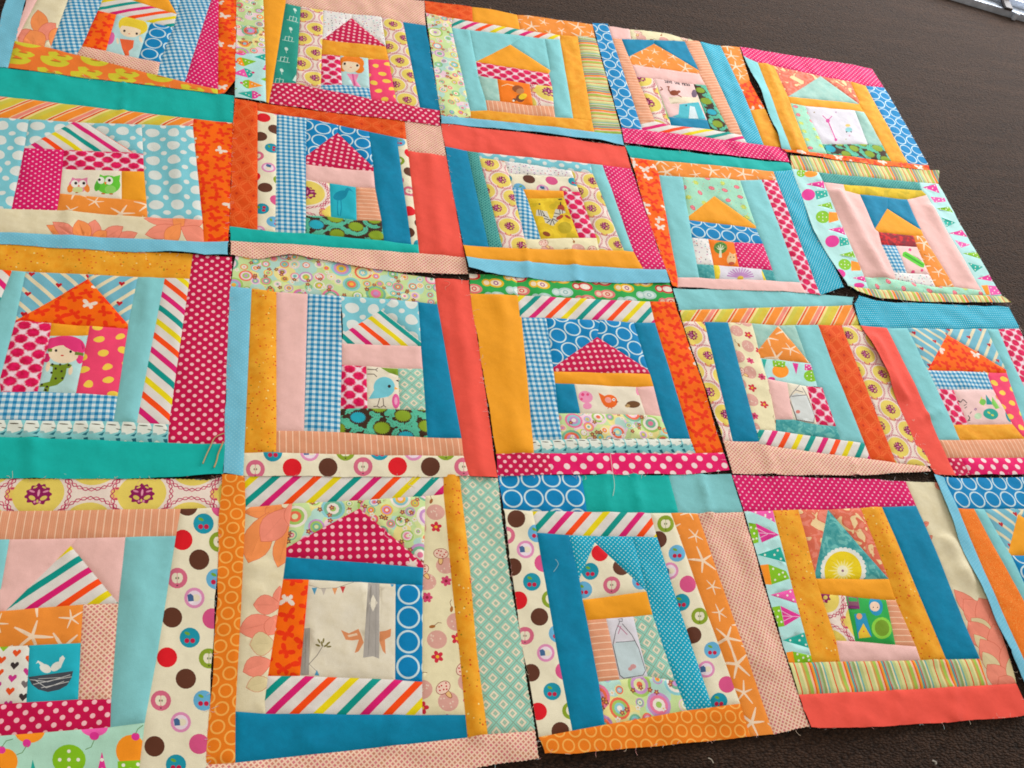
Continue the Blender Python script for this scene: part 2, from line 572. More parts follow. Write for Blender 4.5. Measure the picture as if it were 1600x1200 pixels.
def s_toile(bb, g):
    o, c = [], (214, 236, 226)
    for i, j, x, y in lattice(bb, 30, 30, 0.5, 10, 6):
        k = (i + 2 * j) % 4
        if k == 0:
            o += [(c, l) for l in line([(x - 10, y - 6), (x + 10, y - 6)], 1.2) + line([(x - 6, y - 6), (x - 6, y + 6), (x + 6, y + 6), (x + 6, y - 6)], 1.0) + line([(x, y - 6), (x, y + 9)], .9)]
        elif k == 1:
            o += [(c, [(x - 9, y - 6), (x + 2, y - 6), (x - 6, y + 10)])] + [(c, l) for l in line([(x - 6, y + 10), (x + 9, y - 8)], 1)]
        elif k == 2:
            o += [(c, ell(x, y, 3, 5, 20, 8))] + [(c, l) for l in line([(x, y - 5), (x + 2, y - 11)], .9)]
        else:
            o += [(c, ell(x, y, 7, 6, 0, 12)), ((46, 150, 134), ell(x, y, 5, 4, 0, 10)), (c, circ(x, y, 1.8, 8))]
    return o


def s_gull(bb, g):
    o = []
    for i, j, x, y in lattice(bb, 18.0, 30, 0.0, 4, 14):
        o += [((232, 236, 226), [(x - 8, y + 9), (x - 3, y + 12), (x + 4, y + 9), (x + 8, y), (x + 6, y - 7), (x - 2, y - 10), (x - 8, y - 8), (x - 9, y)]), ((30, 100, 116), [(x + 4, y + 14), (x + 9, y + 15), (x + 10, y + 9), (x + 6, y + 10)]),
              ((40, 112, 126), [(x + 2, y - 12), (x + 9, y - 7), (x + 7, y - 13)]), ((84, 74, 60), ell(x - 2, y + 3, 5.5, .9, -4, 8)), ((84, 74, 60), ell(x + 6, y - 3, 3.5, .7, -12, 6)), ((150, 190, 190), ell(x - 6, y - 9, 3, 2, 0, 7))]
    return o


def s_heart(bb, g):
    o = []
    for i, j, x, y in lattice(bb, 35, 34, 0.5, 8, 10):
        o.append(((186, 30, 44), [(x, y - 4.2), (x + 4, y + 1), (x + 3.6, y + 3.4), (x + 1.8, y + 4), (x, y + 2.4), (x - 1.8, y + 4), (x - 3.6, y + 3.4), (x - 4, y + 1)]))
    return o


def s_hearts(bb, g):
    o = []
    cs = [(230, 90, 40), (60, 50, 50), (150, 190, 50), (46, 160, 120), (200, 60, 140), (70, 160, 190), (120, 110, 110)]
    for i, j, x, y in lattice(bb, 13, 13, 0.5, 3, 5):
        o.append((g.choice(cs), rp([(0, -5), (5, 1), (4.6, 4), (2.2, 5), (0, 2.6), (-2.2, 5), (-4.6, 4), (-5, 1)], x, y, 0, .8)))
    return o


def s_doll(bb, g):
    o = []
    pal = [((236, 130, 130), (246, 214, 190), (214, 60, 70)), ((240, 190, 50), (250, 230, 200), (150, 60, 140)), ((190, 220, 215), (226, 240, 236), (160, 200, 200)), ((206, 50, 60), (244, 226, 210), (240, 240, 230))]
    for i, j, x, y in lattice(bb, 36, 26, 0.5, 8, 9):
        a, b, c = pal[(i + 3 * j) % 4]
        o += [(a, ell(x, y, 13, 9, 0, 16)), (a, circ(x - 15, y, 7.5, 12)), (b, circ(x - 15, y, 4.6, 10)), (b, ell(x, y, 9, 6, 0, 12)), (c, circ(x, y, 4.2, 10)), (b, circ(x, y, 2.4, 8))]
    return o


FAB = {   # key: (part name, description, base pattern, stamped print)
 'tealblue': ('teal_patch', 'plain deep teal blue cotton', p_solid((0, 124, 160), (0, 136, 174)), None),
 'turq': ('turquoise_patch', 'plain turquoise green cotton', p_solid((26, 178, 170)), None),
 'aqua': ('aqua_patch', 'plain pale aqua cotton', p_solid((140, 205, 209)), None),
 'sky': ('sky_blue_patch', 'sky blue cotton with tiny pin dots', p_dots((124, 194, 218), (148, 208, 226), 4.0, 0.85), None),
 'gold': ('gold_patch', 'plain golden yellow cotton', p_solid((244, 168, 48)), None),
 'coral': ('coral_patch', 'plain coral red cotton', p_solid((238, 94, 80)), None),
 'pink': ('pale_pink_patch', 'plain pale pink cotton', p_solid((243, 198, 192)), None),
 'goldm': ('mottled_gold_patch', 'mottled golden cotton', p_solid((228, 148, 30), (246, 182, 66)), None),
 'speckle': ('speckled_gold_patch', 'golden cotton speckled with tiny dots', p_speckle, None),
 'fly': ('butterfly_print_patch', 'orange cotton printed with red and white butterflies', p_solid((253, 112, 8)), s_butterfly),
 'ging': ('gingham_patch', 'blue and white gingham', p_gingham, None),
 'rasp': ('polka_dot_patch', 'raspberry cotton with pale pink dots', p_dots((196, 18, 78), (252, 200, 206), 9.9, 2.5), None),
 'pin': ('pin_dot_patch', 'magenta cotton with small pale dots', p_dots((214, 22, 104), (252, 190, 214), 7.2, 1.45), None),
 'big': ('large_dot_patch', 'hot pink cotton with large white dots', p_dots((226, 26, 106), (250, 226, 226), 17.0, 4.6), None),
 'candyA': ('candy_stripe_patch', 'white cotton with diagonal candy stripes', p_candy(-1), None),
 'candyB': ('candy_stripe_patch', 'white cotton with diagonal candy stripes', p_candy(1), None),
 'candyH': ('candy_stripe_patch', 'white cotton with candy stripes', p_strips([(0.142 if i % 2 == 0 else .108, c) for i, c in enumerate(CANDY)], 72.0), None),
 'ring': ('ring_print_patch', 'bright blue cotton printed with white rings', p_ring((0, 132, 188), (216, 236, 240), 29, 13.6, 2.3), None),
 'oring': ('orange_ring_patch', 'orange cotton printed with pale rings', p_ring((233, 130, 36), (248, 182, 96), 18.8, 7.6, 1.8, True), None),
 'petal': ('petal_print_patch', 'cream cotton printed with large peach petals', p_solid((240, 230, 200), (228, 216, 182)), None),
 'check': ('pink_check_patch', 'pink cotton with a fine diagonal check', p_check, None),
 'bubble': ('bubble_print_patch', 'aqua cotton printed with white bubbles', p_bubble, None),
 'shib': ('tie_dye_patch', 'magenta and white tie-dyed cotton', p_shibori, None),
 'cream': ('novelty_print_patch', 'cream cotton with a printed picture', p_solid((240, 230, 210)), None),
 'mer': ('novelty_print_patch', 'pale aqua cotton with a printed mermaid', p_solid((192, 226, 226)), None),
 'star': ('starfish_print_patch', 'orange cotton printed with pale starfish', p_solid((240, 150, 66)), s_star),
 'ogee': ('dark_orange_patch', 'dark orange cotton with tonal ovals', p_ogee, None),
 'apple': ('fruit_dot_patch', 'cream cotton with coloured fruit dots', p_solid((242, 234, 208)), s_apple),
 'toile': ('teal_print_patch', 'teal green cotton with white sketches', p_solid((46, 150, 134)), s_toile),
 'dam': ('medallion_print_patch', 'cream cotton with yellow discs and plum medallions', p_solid((244, 228, 216)), s_damask),
 'mod': ('circle_print_patch', 'pastel cotton with concentric circles', p_solid((208, 230, 168)), s_mod),
 'ice': ('ice_cream_print_patch', 'aqua cotton printed with bright ice cream cones', p_solid((190, 232, 230)), s_ice),
 'icebig': ('ice_cream_print_patch', 'mint cotton printed with large ice cream cones', p_solid((184, 226, 206)), s_icebig),
 'multi': ('fine_stripe_patch', 'cotton in fine multicoloured stripes', p_strips(MULTI, 52.0), None),
 'tdot': ('teal_dot_patch', 'teal cotton with tiny white dots', p_dots((0, 164, 194), (186, 232, 236), 4.3, 0.95), None),
 'peach': ('pinstripe_patch', 'peach cotton with thin pale stripes', p_peach, None),
 'diam': ('diamond_print_patch', 'mint cotton with cream diamonds', p_diamond, None),
 'mush': ('mushroom_print_patch', 'cream cotton printed with mushrooms and flowers', p_solid((242, 232, 194)), s_mush),
 'fol': ('foliage_print_patch', 'brown cotton printed with green foliage', p_solid((64, 42, 28)), s_foliage),
 'scrib': ('confetti_print_patch', 'white cotton with tiny scattered motifs', p_solid((240, 236, 232)), s_scribble),
 'mint': ('mint_floral_patch', 'mint cotton with small berries and flowers', p_solid((172, 224, 198)), s_mint),
 'mintx': ('mottled_mint_patch', 'mottled grey mint cotton', p_solid((150, 196, 186), (184, 216, 204)), None),
 'pear': ('bowl_print_patch', 'orange cotton with yellow bowl shapes', p_solid((236, 128, 56)), s_pear),
 'gull': ('gull_print_patch', 'teal cotton printed with white gulls', p_solid((140, 204, 206)), s_gull),
 'latB': ('heart_stripe_patch', 'blue cotton with cream diagonals and red hearts', p_lattice(1), s_heart),
 'latA': ('heart_stripe_patch', 'blue cotton with cream diagonals and red hearts', p_lattice(-1), s_heart),
 'hearts': ('heart_print_patch', 'white cotton with small coloured hearts', p_solid((236, 232, 222)), s_hearts),
 'doll': ('doll_print_patch', 'green cotton printed with nesting dolls', p_solid((58, 172, 86)), s_doll),
 'sherA': ('sherbet_stripe_patch', 'diagonal stripes in yellow, orange and pink', p_strips(SHERBET, 50.0, -1), None),
 'cflor': ('coral_floral_patch', 'coral cotton with cream leaves', p_contour((236, 142, 122), (222, 116, 92), (246, 216, 166), 0.045), None),
 'tdam': ('teal_scroll_patch', 'teal cotton with tonal scrolls', p_contour((62, 150, 152), (84, 164, 164), (118, 190, 184), 0.07), None),
 'tgeo': ('teal_geometric_patch', 'teal cotton with a small geometric print', p_geo, None),
 'pinky': ('yellow_dot_patch', 'hot pink cotton with yellow dots', p_pinky, None),
 'rope': ('orange_scroll_patch', 'orange cotton with pale scrolling lines', p_rope, None),
 'camo': ('red_print_patch', 'mottled red cotton', p_contour((206, 40, 44), (150, 34, 44), (120, 40, 52), 0.06), None),
 'zeb': ('novelty_print_patch', 'yellow cotton with a printed zebra', p_contour((236, 204, 54), (224, 190, 44), (204, 178, 40), 0.03), None),
 'oran': ('novelty_print_patch', 'orange cotton with a printed animal', p_solid((240, 128, 22)), None),
 'nest': ('novelty_print_patch', 'turquoise cotton with printed birds', p_solid((44, 178, 196)), None),
 'white': ('novelty_print_patch', 'pale cotton with a printed picture', p_solid((226, 222, 230)), None),
 'blush': ('novelty_print_patch', 'blush pink cotton with a printed picture', p_solid((244, 208, 204)), None),
 'wood': ('novelty_print_patch', 'cream cotton with a printed woodland scene', p_solid((240, 232, 214), (230, 220, 196)), None),
}

# ------------------------------------------------------------------ pictures printed on single patches (crop pixels of the photo)
def flags(pts, cols):
    return [(c, [(x - 17, y), (x + 17, y), (x, y + 46)]) for (x, y), c in zip(pts, cols)]


def chaikin(p, n=1):
    for _ in range(n):
        p = [q for (a, b), (c, d) in zip(p, p[1:] + p[:1]) for q in ((a * .78 + c * .22, b * .78 + d * .22), (a * .22 + c * .78, b * .22 + d * .78))]
    return p


def petals(txt):
    """overlapping pointed petals: colour, base x,y, tip x,y, half width"""
    o = []
    for t in txt.split():
        c, bx, by, tx, ty, wd = t.split(',')
        bx, by, tx, ty, wd = (float(q) for q in (bx, by, tx, ty, wd))
        l = math.hypot(tx - bx, ty - by); ux, uy = (tx - bx) / l, (ty - by) / l
        side = [(f, wd * math.sin(math.pi * min(f * 1.02, 1) ** 1.25) ** .75 if f < .985 else 0.0) for f in (0, .12, .28, .45, .6, .74, .86, .95, 1)]
        pts = [(bx + ux * l * f - uy * h, by + uy * l * f + ux * h) for f, h in side] + [(bx + ux * l * f + uy * h, by + uy * l * f - ux * h) for f, h in side[::-1][1:-1]]
        c = dict(O=(246, 154, 94), K=(243, 150, 128), T=(224, 208, 164))[c]
        o.append((c, pts))
        o += [((206, 104, 80), q) for q in line(pts + pts[:1], 2.6)]
        o += [(tuple(int(v * .95) for v in c), q) for q in line([(bx + ux * l * .3, by + uy * l * .3), (bx + ux * l * .85, by + uy * l * .85)], 3)]
    return o


SKIN, BLK = (248, 226, 196), (52, 40, 40)
def dots(r, txt):
    o = []
    for t in txt.split():
        k, x, y = t.split(',')
        o += apple(k, float(x), float(y), r, 180)
    return o


IC = dict(m=(222, 60, 150), t=(40, 172, 156), g=(140, 196, 40), o=(250, 156, 44), p=(238, 100, 176))


def ices(txt, dot=4.0):
    o = []
    for ln in txt.strip().splitlines():
        t = ln.split()
        pts = [tuple(float(q) for q in a.split(',')) for a in t[1:]]
        if len(pts) == 2 and len(t[1].split(',')) == 2: pts = ell(*pts[0], *pts[1], 0, 20)
        o.append((IC[t[0][0]], pts))
        if t[0][-1] == '.':
            cx, cy = sum(p[0] for p in pts) / len(pts), sum(p[1] for p in pts) / len(pts)
            for i, (x, y) in enumerate(pts):
                if len(pts) < 9 or i % 5 == 0:
                    o.append(((244, 242, 230), circ(cx + (x - cx) * .55, cy + (y - cy) * .55, dot, 7)))
            o.append(((244, 242, 230), circ(cx, cy, dot, 7)))
    return o


PR = {
 'x_ice41': ices('''
o 185,1690 95,75
m 168,1766 26,26
p 590,1670 85,55
m 590,1722 30,26
o 40,1880 72,80
m 12,1808 24,24
g. 432,1870 105,95
t 205,1868 180,1990 240,1990
m. 638,1820 600,1990 680,1990
o 820,1815 95,100
g. 735,1880 900,1868 890,1990 740,1990
m 848,1726 26,24
g. -250,1880 90,100
o -250,1740 80,40
''', 12) + [((110, 150, 100), q) for q in line([(168, 1780), (140, 1825), (105, 1838)], 5) + line([(590, 1745), (570, 1790), (535, 1805)], 5) + line([(848, 1710), (862, 1680), (895, 1655)], 5) + line([(12, 1790), (40, 1750), (80, 1740)], 5)],
 'x_ice34': ices('''
t 545,475 575,478 560,530
o 652,545 48,40
g. 605,485 680,492 678,525 610,520
m 720,497 755,503 742,565
m. 790,505 835,510 845,540 790,540
g. 828,572 44,34
m 600,592 20,12
''', 4),
 'x_ice44': ices('''
p. -130,312 30,306 45,388 -20,356
g. -125,388 -65,398 -60,512 -100,522
m -80,392 70,462 -40,512
t. -70,590 75,540 112,636
o -65,655 0,648 22,776 -30,772
g. 0,648 112,690 136,736 22,774
p. 12,840 156,798 188,892
g. 8,920 72,908 100,1036 45,1046
m 75,908 208,970 100,1036
t. 88,1125 226,1074 264,1176
o 110,1200 150,1194 165,1264 120,1264
g. 150,1194 264,1220 278,1262 165,1264
''', 7) + [((244, 200, 224), q) for a, b, c, d in ((-80, 392, -40, 512), (75, 908, 100, 1036)) for f in (.25, .5, .75) for q in line([(a + (c - a) * f, b + (d - b) * f), (a + 150 * (1 - abs(f - .5) * 1.5) * .8, b + 68)], 4)],
 'x_ice25': ices('''
g. 205,205 28,24
o 265,212 40,22
m. 236,275 345,253 352,302
m 250,340 42,36
t. 290,318 365,312 372,350 300,372
g. 302,408 388,388 402,432
g. 338,482 44,40
o 376,450 430,448 440,500 376,518
m. 372,560 468,538 482,592
m 398,632 44,36
t. 440,606 500,612 508,650 446,664
g. 442,715 530,690 546,732
g. 478,776 42,38
o 520,748 575,760 580,812 518,816
m 440,840 38,30
m. 524,862 602,842 618,886
m 565,908 34,16
''', 4),
 'x_ice25b': ices('''
m. 962,294 1046,274 1068,334
g. 1062,280 1095,290 1100,332
p. 1012,352 1100,362 1108,384 1040,388
g. 1048,426 1128,416 1156,452
t. 1080,482 1172,512 1116,540
m. 1128,578 1212,558 1246,602
p. 1166,622 1262,652 1204,672
g. 1212,706 1304,700 1324,742
t. 1246,762 1340,792 1292,822
m. 1304,862 1388,838 1416,886
o 1330,906 1370,904 1384,966 1362,966
p. 1372,906 1436,916 1450,966 1388,968
''', 4),
 'x41': dots(64, 'brown,1172,285 cherry,1272,395 pink,1385,290 red,1140,498 greenapple,1370,508 brown,1245,620 pinkapple,1108,735 bluecherry,1352,740 cupcake,1215,858 brown,1075,978 pink,1328,985 cherry,1186,1105 red,1044,1230 greenapple,1306,1235 brown,1162,1365 pinkapple,1006,1502 bluecherry,1272,1500 cupcake,1130,1636 brown,966,1786 pink,1245,1772 cherry,1100,1900 red,925,2040'),
 'x32': dots(52, 'pinkapple,205,1232 red,405,1224 brown,600,1220 pinkapple,790,1216 red,977,1216 brown,1155,1218 pinkapple,1335,1222 cherry,300,1140 cupcake,500,1136 greenapple,695,1132 cherry,880,1130 cupcake,1065,1134 greenapple,1240,1134'),
 'x43': dots(56, 'brown,745,365 bluecherry,872,455 pinkapple,682,470 cupcake,802,558 brown,722,668 pink,914,640 cherry,842,760 red,758,875 greenapple,960,865 brown,890,978 pinkapple,800,1095 bluecherry,1004,1080 cupcake,930,1202 brown,838,1326 pink,1046,1312 cherry,970,1442 red,880,1570 greenapple,1088,1562 brown,1020,1690'),
 'x43b': dots(53, 'greenapple,1677,398 brown,1632,495 bluecherry,1748,582 cupcake,1705,690 pink,1817,773 cherry,1778,885 greenapple,1892,972 brown,1850,1090 bluecherry,1970,1185 cupcake,1932,1305 pink,2060,1400 cherry,2010,1505'),
 'x43r': dots(53, 'red,1268,578 brown,1400,668 cherry,1208,692 pinkapple,1340,780 bluecherry,1520,755 bluecherry,1168,806'),
 'petal11': petals('K,240,320,120,190,60 O,260,250,238,70,55 K,220,270,350,150,48 O,330,310,372,170,50 O,250,340,190,195,75'),
 'mer11': [((236, 208, 66), ell(832, 165, 92, 62, 8, 20)), (SKIN, ell(815, 195, 66, 42, 8, 18)), ((236, 208, 66), [(755, 165), (800, 130), (880, 150), (912, 205), (850, 178), (800, 168)]), (BLK, circ(778, 197, 8, 8)), (BLK, circ(855, 214, 8, 8)), ((214, 110, 90), ell(808, 216, 8, 3, 8, 6)),
           ((238, 110, 66), [(748, 242), (838, 256), (832, 300), (805, 320), (808, 346), (782, 345), (762, 300)]), (SKIN, ell(735, 256, 8, 20, -10, 8)), (SKIN, ell(880, 250, 10, 22, -20, 8)), ((226, 110, 170), ell(690, 240, 26, 40, 20, 10))],
 'mer12': [((238, 136, 40), ell(835, 400, 80, 54, 5, 20)), ((238, 136, 40), ell(886, 440, 30, 26, 0, 10)), ((238, 136, 40), ell(785, 420, 22, 30, 0, 10)), (SKIN, ell(832, 415, 56, 42, 6, 16)), ((238, 136, 40), [(775, 390), (820, 360), (890, 380), (905, 430), (870, 398), (815, 388)]), (BLK, circ(794, 402, 8, 8)), (BLK, circ(872, 416, 8, 8)),
           ((214, 110, 90), ell(832, 426, 8, 3, 6, 6)), ((240, 150, 186), [(805, 462), (882, 470), (866, 510), (896, 546), (850, 540), (830, 500)]), ((214, 90, 150), [(838, 464), (848, 466), (862, 535), (854, 538)])],
 'mer31': [((226, 62, 126), ell(412, 690, 122, 76, 4, 24)), ((226, 62, 126), ell(330, 664, 46, 38, -20, 12)), ((226, 62, 126), ell(498, 755, 24, 42, 0, 12)), ((212, 44, 110), ell(290, 755, 24, 30, 0, 10)), (SKIN, ell(398, 735, 94, 58, 4, 20)),
           ((226, 62, 126), [(305, 700), (330, 645), (372, 655), (400, 665), (485, 715), (492, 680), (420, 635), (340, 630)]), ((226, 62, 126), [(372, 655), (500, 640), (520, 715), (470, 725), (410, 690)]), ((112, 130, 52), [(300, 696), (328, 700), (324, 720), (298, 716)]), ((112, 130, 52), [(470, 722), (524, 728), (520, 746), (468, 742)]),
           (BLK, circ(350, 710, 9, 9)), (BLK, circ(442, 720, 9, 9)), ((206, 70, 60), ell(389, 742, 11, 5, 4, 8)), (SKIN, ell(300, 812, 14, 34, 10, 10)), (SKIN, ell(442, 840, 14, 30, 8, 10)),
           ((126, 150, 44), [(318, 792), (350, 798), (400, 800), (425, 792), (452, 806), (438, 824), (418, 826), (412, 862), (396, 900), (355, 928), (310, 938), (302, 968), (270, 964), (280, 940), (245, 938), (252, 920), (310, 905), (325, 860), (330, 815), (312, 808)])]
          + [(BLK, circ(x, y, 8, 8)) for x, y in ((328, 798), (376, 800), (348, 824), (430, 806), (385, 842), (348, 886), (262, 924), (294, 938), (390, 886), (322, 850), (286, 958))],
 'owl': [((226, 138, 170), ell(490, 640, 60, 46, 0, 18)), ((226, 138, 170), [(440, 620), (452, 588), (480, 600)]), ((226, 138, 170), [(510, 598), (548, 590), (545, 625)]), ((238, 140, 60), ell(440, 660, 20, 28, 20, 10)), ((238, 140, 60), ell(543, 658, 18, 28, -20, 10)), ((214, 222, 160), ell(486, 668, 34, 20, 0, 12)), ((246, 240, 232), circ(468, 630, 24, 12)), ((246, 240, 232), circ(516, 630, 24, 12)),
         (BLK, circ(474, 626, 10, 9)), (BLK, circ(524, 626, 10, 9)), ((226, 110, 60), [(486, 638), (500, 638), (493, 650)]), ((110, 200, 66), ell(675, 635, 78, 56, 0, 20)), ((110, 200, 66), [(618, 605), (625, 572), (665, 590)]), ((110, 200, 66), [(700, 590), (752, 575), (745, 625)]), ((88, 176, 56), ell(608, 645, 18, 34, 15, 10)), ((150, 214, 110), ell(690, 665, 36, 26, 0, 12)),
         ((242, 242, 230), circ(632, 610, 22, 12)), ((242, 242, 230), circ(682, 612, 25, 12)), (BLK, circ(622, 606, 9, 9)), (BLK, circ(684, 610, 10, 9)), ((236, 130, 50), [(650, 620), (668, 620), (660, 640)]), ((190, 110, 60), ell(645, 690, 14, 5, 0, 7)), ((190, 110, 60), ell(695, 692, 14, 5, 0, 7)), ((190, 110, 60), ell(480, 686, 10, 4, 0, 7))],
 'petal21': petals('O,520,1010,292,893,36 K,530,1015,330,872,40 K,640,1010,860,942,38 K,600,1005,770,900,46 K,570,1010,595,856,50 O,560,1015,668,925,42 O,545,1015,490,862,60 K,1150,875,900,850,36 K,1130,890,1275,846,46 O,1080,838,1150,892,44 K,1150,905,908,952,46 O,1130,880,1035,1003,50 K,1130,900,1290,992,62'),
 'heron': [((14, 138, 166), ell(726, 702, 46, 28, -22, 16)), ((14, 138, 166), [(748, 700), (758, 664), (772, 650), (790, 660), (812, 680), (780, 670), (772, 690), (760, 712)])] + [((14, 138, 166), l) for l in line([(712, 725), (708, 780), (714, 828)], 6) + line([(730, 722), (734, 780), (726, 830)], 6)],
 'zebra': [((60, 44, 40), ell(690, 600, 8, 5, 0, 6)), ((60, 44, 40), ell(820, 568, 14, 5, 0, 6))] + [((214, 208, 192), l) for l in line([(682, 655), (725, 660), (742, 700), (772, 712), (792, 690), (805, 645), (838, 636)], 36)]
          + [((66, 58, 56), l) for x, y, a in ((686, 652, 80), (700, 655, 80), (716, 660, 60), (728, 676, 20), (736, 692, 10), (750, 704, -40), (764, 712, -70), (778, 708, -110), (788, 696, -150), (796, 676, -170), (802, 656, -165), (818, 640, -100), (834, 638, -95)) for l in line([(x - 17 * math.cos(math.radians(a)), y - 17 * math.sin(math.radians(a))), (x + 17 * math.cos(math.radians(a)), y + 17 * math.sin(math.radians(a)))], 5)]
          + [((170, 70, 44), [(800, 630), (808, 606), (826, 596), (845, 612), (850, 640), (826, 632)]), ((170, 64, 44), ell(818, 680, 26, 12, -30, 10)), ((170, 64, 44), ell(868, 676, 22, 8, 30, 10)), (BLK, ell(822, 596, 4, 14, 0, 6)), ((140, 70, 34), ell(735, 785, 26, 14, 20, 10)), ((190, 168, 40), ell(850, 745, 44, 38, 0, 14))],
 'bear13': [((150, 84, 44), ell(675, 560, 36, 22, 10, 12)), ((190, 130, 84), ell(690, 575, 26, 18, 0, 10)), ((120, 66, 40), ell(690, 618, 28, 24, 0, 12)), ((244, 206, 50), ell(706, 608, 26, 17, -15, 12)), ((110, 70, 50), ell(655, 628, 14, 10, 0, 8)), ((246, 236, 220), ell(648, 634, 8, 6, 0, 8))] + [((250, 214, 170), l) for l in line([(575, 540), (610, 530), (650, 540)], 5)],
 'save14': [((116, 96, 116), ell(740, 585, 18, 26, 0, 10)), ((140, 70, 40), ell(612, 585, 28, 17, 8, 12)), ((140, 70, 40), ell(640, 578, 12, 9, 0, 8)), ((240, 226, 200), [(575, 610), (760, 608), (775, 645), (590, 650)]), ((90, 190, 204), [(645, 655), (765, 640), (812, 748), (655, 736), (600, 728), (640, 715)]), ((226, 240, 244), [(710, 665), (740, 670), (765, 742), (705, 738)]), ((60, 70, 90), ell(687, 663, 6, 5, 0, 6))]
           + [((140, 70, 40), l) for l in line([(590, 585), (576, 560), (580, 545), (568, 545)], 7) + line([(625, 595), (656, 612)], 6) + line([(528, 545), (540, 560), (526, 565)], 6)],
 'damask14': [((84, 164, 84), [(488, 494), (502, 500), (588, 735), (578, 745)])],
 'white15': [((206, 80, 150), circ(652, 598, 13, 9)), ((206, 80, 150), circ(702, 716, 10, 8)), ((236, 200, 120), ell(776, 628, 16, 9, 0, 8)), ((150, 206, 210), ell(782, 655, 22, 16, 0, 10)), (BLK, circ(768, 668, 5, 6)), (BLK, circ(797, 668, 5, 6)), ((196, 160, 190), circ(702, 545, 5, 6)), ((190, 190, 160), circ(765, 714, 5, 6)), ((214, 170, 190), circ(786, 692, 6, 6)), ((170, 150, 120), circ(567, 545, 5, 6))]
            + [((206, 80, 150), l) for l in line([(652, 598), (702, 716)], 7) + line([(652, 598), (620, 568)], 5) + line([(652, 598), (676, 570)], 5)],
 'tree24': [((96, 140, 60), ell(620, 752, 42, 38, 0, 16))] + [((232, 236, 206), q) for a in (-160, -125, -90, -55, -20) for q in line([(620, 770), (620 + 30 * math.cos(math.radians(a)), 762 + 30 * math.sin(math.radians(a)))], 5)] + [((60, 110, 50), circ(x, y, 7, 7)) for x, y in ((600, 735), (640, 735), (620, 725), (592, 758), (648, 758))]
           + [((232, 236, 206), [(614, 772), (626, 772), (630, 812), (612, 812)]), ((238, 200, 150), ell(690, 825, 30, 34, 0, 12)), ((238, 200, 150), [(672, 800), (676, 780), (694, 796)]), ((238, 200, 150), [(696, 796), (716, 784), (712, 808)]), (BLK, circ(682, 812, 4, 6)), (BLK, circ(704, 812, 4, 6)), ((190, 90, 60), ell(690, 850, 20, 10, 0, 8))],
 'flow24': [((240, 216, 70), ell(595, 905, 24, 60, 0, 10)), ((240, 216, 70), ell(905, 925, 22, 50, -20, 10))] + [((190, 140, 190), l) for a in range(-165, -10, 14) for l in line([(745, 938), (745 + 84 * math.cos(math.radians(a)), 942 + 64 * math.sin(math.radians(a)))], 9)] + [((236, 200, 80), ell(746, 940, 20, 12, 0, 10))],
 'pick25': [((100, 204, 60), [(842, 700), (860, 692), (982, 765), (972, 795), (950, 792), (838, 722)]), ((60, 160, 40), [(852, 714), (858, 706), (972, 775), (966, 784)]), ((226, 90, 130), circ(888, 680, 10, 8)), ((226, 90, 130), circ(960, 812, 9, 8)), ((226, 90, 130), circ(905, 822, 12, 8))],
 'bird32': [((128, 206, 220), ell(905, 785, 58, 56, 0, 22)), ((128, 206, 220), [(856, 760), (850, 800), (820, 848), (880, 846), (930, 838)]), (BLK, circ(932, 782, 9, 10)), ((240, 180, 90), [(960, 784), (984, 794), (960, 800)]), ((130, 160, 50), [(885, 676), (980, 682), (982, 720), (930, 706)]), ((226, 100, 160), ell(968, 862, 22, 40, 0, 12)), ((240, 170, 200), ell(968, 862, 9, 22, 0, 10)), ((70, 60, 60), [(966, 748), (984, 742), (984, 756)])]
           + [((84, 64, 60), l) for l in line([(880, 846), (868, 888), (848, 890)], 4) + line([(868, 888), (880, 896)], 4) + line([(898, 846), (902, 886), (886, 894)], 4) + line([(902, 886), (914, 894)], 4) + line([(814, 686), (858, 690), (870, 680)], 4) + line([(814, 712), (850, 714), (864, 728)], 4) + line([(858, 690), (868, 698)], 4)],
 'bird33': [((240, 156, 190), ell(708, 730, 42, 34, 20, 14)), ((226, 80, 130), circ(692, 716, 10, 8)), ((226, 80, 130), circ(720, 716, 8, 8)), ((226, 80, 130), circ(685, 742, 8, 8)), ((240, 156, 190), ell(718, 782, 26, 20, 0, 10)), ((236, 112, 40), ell(845, 755, 44, 38, 10, 16)), ((236, 112, 40), [(780, 706), (792, 712), (826, 732), (870, 722), (820, 775), (800, 762)]), ((246, 170, 160), ell(836, 748, 20, 16, 20, 10)),
            ((246, 240, 230), circ(868, 746, 9, 8)), (BLK, circ(869, 746, 4, 6)), ((150, 60, 40), [(884, 752), (896, 758), (882, 764)]), ((112, 76, 44), ell(978, 772, 40, 20, 0, 16)), ((196, 160, 110), ell(946, 780, 16, 10, 0, 8)), (BLK, circ(938, 776, 4, 6)), ((240, 150, 180), ell(1008, 690, 14, 30, 0, 10))] + [((210, 90, 40), l) for l in line([(838, 790), (834, 798)], 4) + line([(852, 790), (858, 798)], 4)],
 'tree35': [((226, 220, 90), [(1300, 800), (1320, 870), (1284, 845)]), ((130, 196, 90), ell(1310, 840, 22, 22, 0, 10)), ((36, 150, 150), [(1332, 785), (1385, 858), (1335, 858)]), ((130, 196, 90), [(1378, 800), (1428, 880), (1400, 888), (1372, 850)]), ((236, 150, 90), ell(1420, 800, 16, 22, -30, 8)), ((44, 166, 150), ell(1366, 922, 54, 38, 10, 16)), ((226, 214, 80), ell(1352, 914, 12, 6, 30, 8)), ((226, 214, 80), ell(1378, 930, 12, 6, 20, 8)), ((30, 140, 150), ell(1490, 940, 16, 42, -22, 10)), ((150, 100, 150), circ(1262, 888, 9, 8)), ((240, 208, 204), circ(1262, 888, 4, 6)), ((200, 226, 190), ell(1280, 935, 26, 22, 0, 10))]
